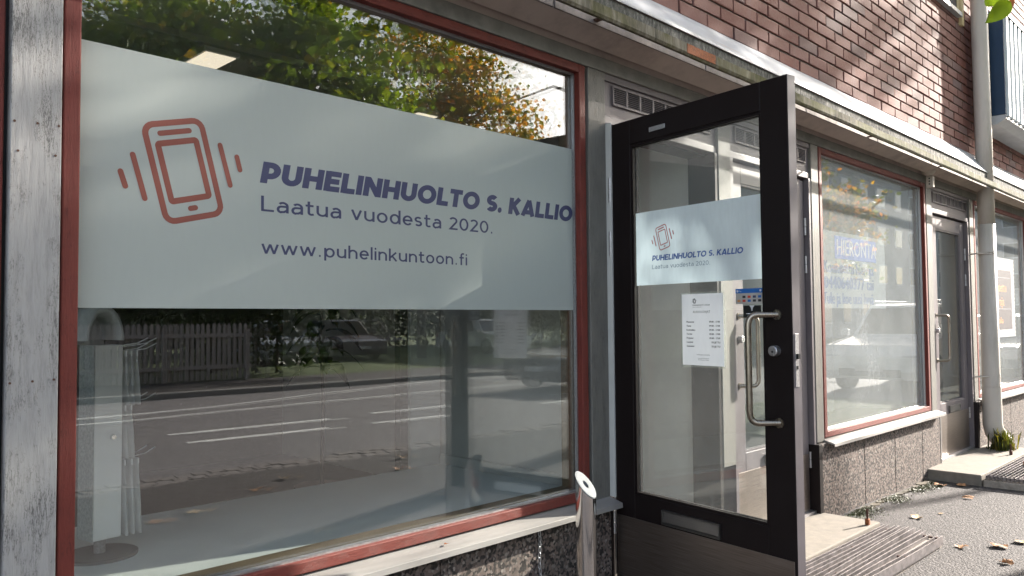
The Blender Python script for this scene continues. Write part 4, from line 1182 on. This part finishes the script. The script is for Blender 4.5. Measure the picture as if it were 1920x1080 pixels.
# ------------------------------------------------------------------ fallen leaves
def leaf_shape(seed):
    rd = random.Random(seed); mb = MB(); lob = []
    for i in range(22):
        a = 2 * math.pi * i / 22
        r = .5 + .30 * abs(math.cos(2.5 * (a - math.pi / 2))) ** 1.4 + .08 * math.cos(a - math.pi / 2) + rd.uniform(-.07, .05)
        lob.append((r * math.cos(a), r * math.sin(a)))
    cx, cy = rd.uniform(1.2, 2.4), rd.uniform(.6, 1.6)
    zf = lambda x, y: .22 * (math.sin(x * cx + seed) ** 2) + .20 * abs(x) ** 1.5 + .14 * y * y * math.sin(cy + seed)
    mb.v.append((0, 0, zf(0, 0)))
    for s in (.55, 1.0):
        for x, y in lob: mb.v.append((x * s, y * s, zf(x * s, y * s) + rd.uniform(-.03, .03)))
    n = len(lob)
    for i in range(n):
        j = (i + 1) % n
        mb.face((0, 1 + i, 1 + j)); mb.face((1 + i, 1 + n + i, 1 + n + j, 1 + j))
    b = len(mb.v); mb.v += [(-.02, -.45, zf(0, -.45)), (.02, -.45, zf(0, -.45)), (.03, -1.2, .12)]; mb.face((b, b + 1, b + 2))
    return mb
def fallen(x, y, z, s, rz, m, lab, grp, tilt=0):
    mb = leaf_shape(random.randrange(999))
    zm = min(v[2] for v in mb.v)
    mb.v = [(a * s, b * s, (c - zm) * s) for a, b, c in mb.v]
    o = mb.build('fallen_leaf', MAT[m], None, smooth=False)
    o.location = (x, y, z); o.rotation_euler = (tilt, tilt * .3, rz)
    md = o.modifiers.new('t', 'SOLIDIFY'); md.thickness = .0006
    tag(o, lab, 'leaf', grp)
LG = 'fallen autumn leaves'
for (x, y, z, s, rz, m, lab, *tl) in (
    (5.46, -.30, .012, .055, .4, 'dead2', 'pale leaf beside the nearer door stop'),
    (6.05, -.42, .006, .055, 1.2, 'dead2', 'curled pale leaf on asphalt below the aggregate plinth'),
    (6.30, -.50, .004, .025, 2.0, 'dead2', 'tiny leaf scrap next to the curled pale leaf'),
    (7.35, -.18, .004, .065, 2.2, 'dead', 'brown leaf in the corner at the farther doorstep'),
    (7.46, -.32, .004, .05, .5, 'dead', 'leaf lying against the side of the farther doorstep'),
    (6.98, -.50, .004, .055, .1, 'dead', 'orange brown leaf in the shadow of the farther doorstep'),
    (8.30, -.62, .092, .058, 1.0, 'dead3', 'orange leaf standing on the mesh grating', .9),
    (5.65, -1.02, .004, .07, 2.6, 'dead', 'larger brown leaf on sunny asphalt beside the bent grating'),
    (5.85, -1.10, .004, .06, .7, 'dead2', 'yellowish leaf next to the larger brown leaf on asphalt'),
    (5.48, -.86, .004, .05, 1.7, 'dead', 'brown leaf at the corner of the bent grating'),
    (5.30, -1.14, .004, .05, 2.9, 'dead', 'dark leaf on shaded asphalt at the lower edge'),
    (9.35, -.42, .01, .075, .3, 'dead', 'brown leaf beside the foot of the downpipe'),
    (9.55, -.50, .01, .06, 1.3, 'dead2', 'pale leaf beyond the foot of the downpipe'),
    (1.45, -.050, .566, .018, .3, 'dead3', 'small orange leaf scrap on the main window sill'),
    (2.02, -.040, .5675, .012, 1.1, 'dead3', 'tiny reddish scrap further along the main window sill'),
):
    fallen(x, y, z, s, rz, m, lab, LG, *(tl or [0]))
i = 0
spots = [(3.2, -3.9, 'cluster leaf on the pavement mirrored low in the main window'), (3.6, -4.2, 'leaf by the setts mirrored in the main window'), (2.2, -3.4, 'leaf on the pavement mirrored near the display rack'), (2.5, -3.5, 'second leaf mirrored near the display rack'), (4.6, -3.8, 'leaf mirrored below the lane lines in the main window'), (5.0, -4.3, 'leaf near the setts mirrored towards the partition'), (4.2, -2.6, 'leaf mirrored over the window ledge'), (2.9, -2.3, 'leaf mirrored at the front of the window ledge')]
for x, y, lab in spots:
    fallen(x, y, .006, .08, x * 7, 'dead2' if i % 2 else 'dead', lab, LG); i += 1
# moss and weeds at the foot of the plinth
mb = MB()
for _ in range(5200):
    t = random.random(); c = random.choice((5.62, 5.8, 5.95, 6.45, 6.55, 7.0, 7.15, 7.25))
    x = random.gauss(c, .075); y = -.06 - abs(random.gauss(.05, .05)); z = hz(x, y) + .002
    if x < 5.44 or x > 7.5: continue
    a = random.uniform(0, 6.28); l = random.uniform(.004, .011); w = .003
    d = Vector((math.cos(a), math.sin(a), random.uniform(.3, 1.4))) * l; s_ = Vector((-math.sin(a), math.cos(a), 0)) * w
    p = Vector((x, y, z + random.uniform(0, .012)))
    b = len(mb.v); mb.v += [tuple(p - s_), tuple(p + s_), tuple(p + d)]; mb.face((b, b + 1, b + 2))
tag(mb.build('moss', MAT['moss']), 'bright green moss cushions along the foot of the plinth', 'moss', kind='stuff')
mb = MB()
for i in range(30):
    x = 5.45 + i * .068 + random.uniform(-.02, .02)
    r_ = random.uniform(.02, .05); pts = [(x + r_ * math.cos(a) * 1.6, -.05 + r_ * .8 * math.sin(a) - .02) for a in [k_ * math.pi / 4 for k_ in range(8)]]
    mb.prism(pts, -.01, .012 + random.uniform(0, .012), 'z')
tag(mb.build('soil', MAT['dirtm']), 'dark soil and grit gathered at the foot of the plinth', 'soil', kind='stuff')
MAT['weed'] = leaf_mat('weed_blades', [(0, (.025, .035, .008)), (.6, (.05, .06, .014)), (.85, (.10, .09, .02)), (1, (.16, .11, .04))], .3)
wd = thing('weed_tuft', 'tuft of grass and weeds growing around the foot of the downpipe', 'weed', (PX_ - .02, -.20, .08))
mb = MB()
for _ in range(420):
    a = random.uniform(0, 6.28); x, y = random.gauss(-.03, .075), random.gauss(-.02, .045); L = random.uniform(.04, .12) if random.random() < .6 else random.uniform(.12, .30)
    bend_ = random.uniform(.2, .9); w = random.uniform(.003, .007); d = Vector((math.cos(a), math.sin(a), 0)); s_ = Vector((-d.y, d.x, 0)) * w
    p0 = Vector((x, y, 0)); p1 = p0 + Vector((0, 0, L * .6)) + d * L * .2 * bend_; p2 = p0 + Vector((0, 0, L * (.95 - .3 * bend_))) + d * L * .6 * bend_
    b = len(mb.v); mb.v += [tuple(p0 - s_), tuple(p0 + s_), tuple(p1 + s_), tuple(p1 - s_), tuple(p2)]
    mb.face((b, b + 1, b + 2, b + 3)); mb.face((b + 3, b + 2, b + 4))
mb.build('blades', MAT['weed'], wd)

MAT['backdrop'] = M('backdrop_green', (.022, .034, .012), .95, var=.7, scale=.6, bmp=1, bscale=1.2, dist=1.5)  # even dark green for the added backdrop behind the thicket
# ================================================================== trees
def tree(name, label, loc, h, cr, crz, n, ls, m, seed, zc=.62, droop=None, cat='tree', group=None, trunk_r=.16, trunk_m='bark', bz=(.28, .62)):
    rd = random.Random(seed)
    t = thing(name, label, cat, loc, 0, group)
    tr = MB(); ctr = Vector((0, 0, h * zc))
    tr.tube([(0, 0, -.1), (.02, .01, h * .2), (-.03, .03, h * .42), (.02, 0, h * .75)], [trunk_r * 1.25, trunk_r, trunk_r * .75, trunk_r * .2], 12)
    ends = []
    for i in range(16):
        a = rd.uniform(0, 6.28); z0 = h * rd.uniform(*bz); el = rd.uniform(.1, 1.0)
        L = cr * rd.uniform(.55, .95); d = Vector((math.cos(a) * math.cos(el), math.sin(a) * math.cos(el), math.sin(el)))
        p0 = Vector((0, 0, z0)); p1 = p0 + d * L * .5 + Vector((rd.uniform(-.2, .2), rd.uniform(-.2, .2), .1)); p2 = p0 + d * L
        tr.tube([p0, p1, p2], [trunk_r * .35, trunk_r * .2, trunk_r * .06], 6); ends += [p1, p2]
        for q in range(3):
            e2 = p1.lerp(p2, rd.random()) + Vector((rd.uniform(-.6, .6), rd.uniform(-.6, .6), rd.uniform(-.4, .5))) * cr * .3
            tr.tube([p1.lerp(p2, rd.random()), e2], [trunk_r * .1, trunk_r * .03], 5); ends.append(e2)
    tr.build('trunk', MAT[trunk_m], t, smooth=True)
    clumps = [(e, rd.uniform(.16, .30) * cr) for e in ends]
    for i in range(34):
        a = rd.uniform(0, 6.28); b_ = math.asin(rd.uniform(-.8, 1)); rr = rd.uniform(.45, .92)
        clumps.append((ctr + Vector((math.cos(a) * math.cos(b_) * cr * rr, math.sin(a) * math.cos(b_) * cr * rr, math.sin(b_) * crz * rr)), rd.uniform(.14, .27) * cr))
    if droop: clumps += droop
    mb = MB(); per = max(1, n // len(clumps))
    for c, r_ in clumps:
        for _ in range(per):
            g = Vector((rd.gauss(0, 1), rd.gauss(0, 1), rd.gauss(0, .8)))
            p = c + g * r_ * .45
            s = ls * rd.uniform(.6, 1.15); a = Vector((rd.gauss(0, 1), rd.gauss(0, 1), rd.gauss(-.4, .6))).normalized(); b_ = a.cross(Vector((rd.gauss(0, 1), rd.gauss(0, 1), rd.gauss(0, 1)))).normalized()
            k_ = len(mb.v)
            mb.v += [tuple(p - a * s * .5), tuple(p - a * s * .12 + b_ * s * .42), tuple(p + a * s * .6), tuple(p - a * s * .12 - b_ * s * .42)]
            mb.face((k_, k_ + 1, k_ + 2, k_ + 3))
    mb.build('crown', MAT[m], t)
    return t
V = Vector
tA = tree('linden_tree', 'linden tree in the verge whose crown dapples the shop front with shade', (12.75, -3.4, 0), 9.4, 1.65, 1.8, 3000, .11, 'lind', 3, zc=.80, bz=(.60, .78))
tree('linden_tree', 'slender sparse linden added between the parked cars to dapple the bricks', (20.4, -4.0, 0), 11.6, 1.45, 1.3, 1500, .11, 'lind', 8, zc=.88, bz=(.78, .9), trunk_r=.09)  # unseen tree added to drop soft leaf shade on the bricks
tB = tree('linden_tree', 'linden street tree whose low leaves hang over the open door', (7.4, -3.5, 0), 10.0, 3.6, 2.5, 15000, .12, 'lind', 11, zc=.78, bz=(.56, .74),
    droop=[(V((-4.3, 1.2, 3.6)), .8), (V((-3.6, .6, 3.9)), .9), (V((-5.1, .3, 4.0)), .9), (V((-3.0, -.4, 4.1)), 1.0), (V((-5.8, -.6, 4.3)), .9)])
# the single leaf that hangs into the picture's corner, on its twig
def hanging_leaf(par, tip, length, wid, dirv, side, m, name='leaf'):
    mb = MB(); n = 12; up_ = dirv.cross(side).normalized()
    for k_ in range(n + 1):
        t = k_ / n
        w = wid * (math.sin(math.pi * (t ** .62)) ** .8 if 0 < t < 1 else 0.02)
        c = tip + dirv * length * t
        for q in (-1, -.5, 0, .5, 1):
            mb.v.append(tuple(c + side * w * q + up_ * (abs(q) * .10 * wid * 2 + .03 * math.sin(t * 20) * abs(q) * wid)))
    for k_ in range(n):
        for q in range(4):
            a = k_ * 5 + q; mb.face((a, a + 1, a + 6, a + 5))
    mb.build(name, MAT[m], par, smooth=True)
MAT['bright'] = leaf_mat('bright_leaf', [(0, (.085, .155, .010)), (1, (.10, .17, .012))], .5)
def unproj(u, v, dist):
    return EYE + ((u - 960) / FPX * r2 + (540 - v) / FPX * u2 + fwd) * dist
base = Vector((7.4, -3.5, 0))
pt = unproj(1893, 4, 2.9) - base; ptip = unproj(1846, 44, 2.9) - base
hanging_leaf(tB, pt, (ptip - pt).length, .033, (ptip - pt).normalized(), (ptip - pt).normalized().cross((pt + base - EYE).normalized() + upv * .25).normalized(), 'bright')
pt2 = unproj(1898, -4, 2.95) - base; ptip2 = unproj(1890, 26, 2.95) - base
hanging_leaf(tB, pt2, (ptip2 - pt2).length, .012, (ptip2 - pt2).normalized(), rgt, 'dead3')
pt3 = unproj(1862, 12, 3.1) - base; ptip3 = unproj(1850, -14, 3.1) - base
hanging_leaf(tB, pt3, (ptip3 - pt3).length, .03, (ptip3 - pt3).normalized(), (ptip3 - pt3).normalized().cross(fwd).normalized(), 'bright')
MB().tube([pt2 + V((0, 0, .02)), pt + V((.01, 0, .05)), V((-2.6, .9, 3.3)), V((-1.2, .3, 3.9)), V((-.2, 0, 4.0))], [.002, .003, .008, .015, .03], 6).build('twig', MAT['bark'], tB)

tree('maple_tree', 'tall autumn tree behind the fence across the street', (9.5, -19.5, 0), 13.5, 5.6, 4.8, 42000, .2, 'lind', 21, zc=.56, group='trees across the street')
tree('maple_tree', 'yellowing tree beside the parked cars across the street', (18.2, -21.5, 0), 14, 4.4, 5.0, 30000, .2, 'yell', 33, zc=.58, group='trees across the street')
tree('maple_tree', 'broad green tree at the near end of the fence across the street', (2.6, -18.8, 0), 13, 5.2, 4.8, 34000, .2, 'lind', 43, zc=.55, group='trees across the street')
tree('maple_tree', 'tree far down the street beyond the pale block', (40, -15, 0), 10, 3.6, 3.4, 4000, .3, 'yell', 53, zc=.6, group='trees across the street')
hl = MB(); n = 40  # added dark backdrop, blocks the bright horizon between the leaves
for i in range(n + 1):
    X = -160 + 340 * i / n; h = 9 + 3 * math.sin(i * .9) + 2 * math.sin(i * 2.3)
    hl.v += [(X, -62, -.2), (X, -72, h * .8), (X, -84, h), (X, -120, -.2)]
for i in range(n):
    for j in range(3):
        a = i * 4 + j; hl.face((a, a + 4, a + 5, a + 1))
struct(hl.build('dark_backdrop', MAT['backdrop'], smooth=True))
# dark hedge behind the fence
def hedge(name, label, x0, x1, y0, y1, h, n, m, seed, ls=.22):
    rd = random.Random(seed); mb = MB()
    for _ in range(n):
        p = Vector((rd.uniform(x0, x1), rd.uniform(y0, y1), h * rd.random() ** .6))
        p.z *= .8 + .2 * math.sin(p.x * 1.9) + .12 * math.sin(p.x * 5)
        s = ls * rd.uniform(.6, 1.2); a = Vector((rd.gauss(0, 1), rd.gauss(0, 1), rd.gauss(0, 1))).normalized(); b_ = a.cross(Vector((rd.gauss(0, 1), rd.gauss(0, 1), rd.gauss(0, 1)))).normalized()
        k_ = len(mb.v); mb.v += [tuple(p - a * s * .5), tuple(p + b_ * s * .3), tuple(p + a * s * .5), tuple(p - b_ * s * .3)]; mb.face((k_, k_ + 1, k_ + 2, k_ + 3))
    t = thing(name, label, 'hedge', (0, 0, 0))
    o = mb.build('foliage', MAT[m], t); 
    st = MB()
    for i in range(int((x1 - x0) / 1.2)):
        st.tube([(x0 + .6 + i * 1.2, (y0 + y1) / 2, 0), (x0 + .6 + i * 1.2, (y0 + y1) / 2, h * .6)], [.05, .02], 6)
    st.build('stems', MAT['bark'], t)
hedge('hedge', 'dark evergreen hedge standing behind the picket fence', -8, 11.5, -19, -17, 3.6, 16000, 'dark', 5)
hedge('hedge', 'dark tall thicket behind the parked cars across the street', -10, 46, -36, -32, 9, 34000, 'dark', 6, .45)
# picket fence
fn = thing('picket_fence', 'weathered grey picket fence on the far side of the street', 'fence', (-3.15, -16.35, .03))
pm = MB().prism([(0, 0), (.088, 0), (.088, 1.30), (.044, 1.36), (0, 1.30)], 0, .022, 'y').mesh('picket', MAT['fence'])
for i in range(92):
    o = bpy.data.objects.new('picket', pm); col.objects.link(o); o.parent = fn; o.location = (i * .132, random.uniform(-.004, .004), .03 + random.uniform(-.01, .01)); o.rotation_euler = (0, random.uniform(-.015, .015), 0)
for z in (.3, 1.05): MB().box(0, 12.2, .024, .06, z, z + .09).build('rail', MAT['fence'], fn)
for i in range(7): MB().box(i * 2.0, i * 2.0 + .1, .061, .15, -.1, 1.25).build('post', MAT['fence'], fn)

# ================================================================== cars
def car(label, loc, rz, paint, suv=False, group='cars in the street'):
    t = thing('parked_car', label, 'car', loc, rz, group)
    Lh = 2.2 if not suv else 2.3; top = 1.45 if not suv else 1.68; bel = .88 if not suv else 1.02; g = .20 if not suv else .26
    pc = M('car_paint', paint, .28, .0, var=.02, spec=.6)
    wx, wr = 1.32, (.32 if not suv else .36)
    low = [(-Lh, .45), (-Lh + .03, g + .05), (-wx - wr - .06, g)] + [(-wx + (wr + .05) * math.cos(R(a)), .32 + (wr + .05) * math.sin(R(a))) for a in range(180, -1, -30)] + [(wx + (wr + .05) * math.cos(R(a)), .32 + (wr + .05) * math.sin(R(a))) for a in range(180, -1, -30)] + [(Lh - .08, g), (Lh, .42)]
    upb = [(Lh - .02, .68), (Lh - .25, bel - .13), (1.05, bel), (-1.75 if suv else -1.45, bel + .03), (-Lh + .06, bel + (.02 if suv else -.02)), (-Lh, .7)]
    prof = low + upb
    mb = MB(); n = len(prof)
    ws = ((-.86, .97), (-.90, 1.0), (.90, 1.0), (.86, .97))
    sl_ = [(-.80, .985), (-.90, 1.0), (.90, 1.0), (.80, .985)]
    for y, s in sl_:
        for x, z in prof: mb.v.append((x * s, y, .55 + (z - .55) * s))
    for k_ in range(3):
        for i in range(n):
            j = (i + 1) % n
            mb.face((k_ * n + i, k_ * n + j, (k_ + 1) * n + j, (k_ + 1) * n + i))
    mb.face(list(range(n))); mb.face([3 * n + i for i in range(n)][::-1])
    body = mb.build('body', pc, t, bevel=.03)
    # greenhouse
    rb, rf = (-1.85, -.75) if suv else (-1.55, -.55)
    wsb = 1.05; wst = .45 if not suv else .55
    cab = MB()
    def ring(x0, x1, w, z): return [(x0, -w, z), (x1, -w, z), (x1, w, z), (x0, w, z)]
    a = ring(rb - (.25 if not suv else .12), wsb, .82, bel - .03); b_ = ring(rb + .25, wst, .62, top - .04); c = ring(rb + .38, wst - .14, .57, top)
    cab.v = a + b_ + c
    for k_ in (0, 4):
        for i in range(4):
            j = (i + 1) % 4; cab.face((k_ + i, k_ + j, k_ + 4 + j, k_ + 4 + i))
    cab.face((8, 9, 10, 11))
    cab.build('cabin', pc, t, bevel=.04)
    va, vb = [Vector(p) for p in a], [Vector(p) for p in b_]
    def pane(p0, p1, p2, p3, nrm, cuts):
        for u0, u1 in cuts:
            q = []
            for u, v in ((u0, .14), (u1, .14), (u1, .93), (u0, .93)):
                q.append((p0.lerp(p1, u)).lerp(p3.lerp(p2, u), v) + nrm * .012)
            m_ = MB(); m_.quad(*q)
            o = m_.build('window', MAT['cglass'], t); md = o.modifiers.new('s', 'SOLIDIFY'); md.thickness = .02
    pane(va[0], va[1], vb[1], vb[0], V((0, -1, .25)).normalized(), ((.10, .42), (.46, .80)) if not suv else ((.07, .30), (.34, .58), (.62, .86)))
    pane(va[3], va[2], vb[2], vb[3], V((0, 1, .25)).normalized(), ((.10, .42), (.46, .80)) if not suv else ((.07, .30), (.34, .58), (.62, .86)))
    pane(va[1], va[2], vb[2], vb[1], V((1, 0, .6)).normalized(), ((.06, .94),)); pane(va[0], va[3], vb[3], vb[0], V((-1, 0, .5)).normalized(), ((.08, .92),))
    for sx in (-wx, wx):
        for sy in (-1, 1):
            w = MB().tube([(sx, sy * .68, wr), (sx, sy * .90, wr)], wr, 22).build('wheel', MAT['tyre'], t)
            rm = MB().tube([(sx, sy * .895, wr), (sx, sy * .912, wr)], wr * .62, 12).build('rim', MAT['galv'], w)
    for sy in (-1, 1):
        MB().box(Lh - .16, Lh - .03, sy * .70 - .15, sy * .70 + .15, .60, .72).build('headlight', MAT['chead'], t, bevel=.02)
        MB().box(-Lh - .005, -Lh + .1, sy * .72 - .12, sy * .72 + .12, .68, .85).build('tail_light', MAT['ctail'], t, bevel=.02)
        MB().box(.85, .97, sy * .98 - .08, sy * .98 + .08, bel + .02, bel + .15).build('mirror', pc, t, bevel=.02)
    MB().box(Lh - .02, Lh + .02, -.55, .55, .32, .46).build('grille', MAT['darktrim'], t); MB().box(Lh + .021, Lh + .028, -.24, .24, .42, .52).build('number_plate', MAT['paper'], t)
    if suv:
        for sy in (-1, 1): MB().tube([(rb + .3, sy * .58, top), (rb + .35, sy * .58, top + .05), (wst - .2, sy * .58, top + .05), (wst - .1, sy * .58, top)], .018, 8).build('roof_rail', MAT['galv'], t)
car('white estate car parked in the bay, mirrored in the dusty window', (17.4, -3.2, .012), R(180), (.82, .83, .84), True)
car('grey hatchback parked further along the bay, mirrored beyond the downpipe', (23.2, -3.0, .012), R(180), (.16, .19, .22))
car('black car on the road mirrored beside the opening hours', (14.0, -9.3, -.06), R(176), (.012, .013, .015))
car('silver car behind the far pavement at the end of the fence', (13.2, -23.6, .03), R(100), (.40, .42, .46))
car('dark car behind the far pavement next to the silver car', (16.2, -24.0, .03), R(97), (.055, .045, .05))
car('white car across the street beyond the dark car', (23.0, -23.5, .03), R(92), (.66, .66, .66))
car('blue car parked far along the bay', (29.6, -3.0, .012), R(180), (.03, .07, .16))

# ================================================================== blocks across the street
def block(label, x0, x1, y0, y1, h, floors, cols_, wallm_):
    b = thing('apartment_block', label, 'building', (x0, y1, 0))
    W = x1 - x0; Dp = y1 - y0
    MB().box(0, W, -Dp, 0, -.1, h).build('wall', MAT[wallm_], b)
    MB().box(-.3, W + .3, -Dp - .3, .3, h, h + .35).build('roof', MAT['roofm'], b)
    wm = MB().box(0, 1.5, -.02, .04, 0, 1.5).mesh('window', MAT['facw']); gm = MB().box(.1, 1.4, .041, .06, .1, 1.4).mesh('pane', MAT['winm'])
    wm2 = MB().box(-.04, .02, 0, 1.5, 0, 1.5).mesh('window', MAT['facw']); gm2 = MB().box(-.06, -.041, .1, 1.4, .1, 1.4).mesh('pane', MAT['winm'])
    for f in range(floors):
        z = 1.0 + f * 2.9
        for c in range(cols_):
            o = bpy.data.objects.new('window', wm); col.objects.link(o); o.parent = b; o.location = ((c + .5) * W / cols_ - .75, 0, z)
            q = bpy.data.objects.new('pane', gm); col.objects.link(q); q.parent = o
        for c in range(3):
            o = bpy.data.objects.new('window', wm2); col.objects.link(o); o.parent = b; o.location = (0, -Dp + (c + .5) * Dp / 3 - .75, z)
            q = bpy.data.objects.new('pane', gm2); col.objects.link(q); q.parent = o
block('pale apartment block across the street mirrored in the dusty windows', 44, 78, -36, -20, 12.5, 4, 10, 'facade')
block('grey apartment block far down the street', 86, 120, -30, -14, 15.5, 5, 9, 'facade')
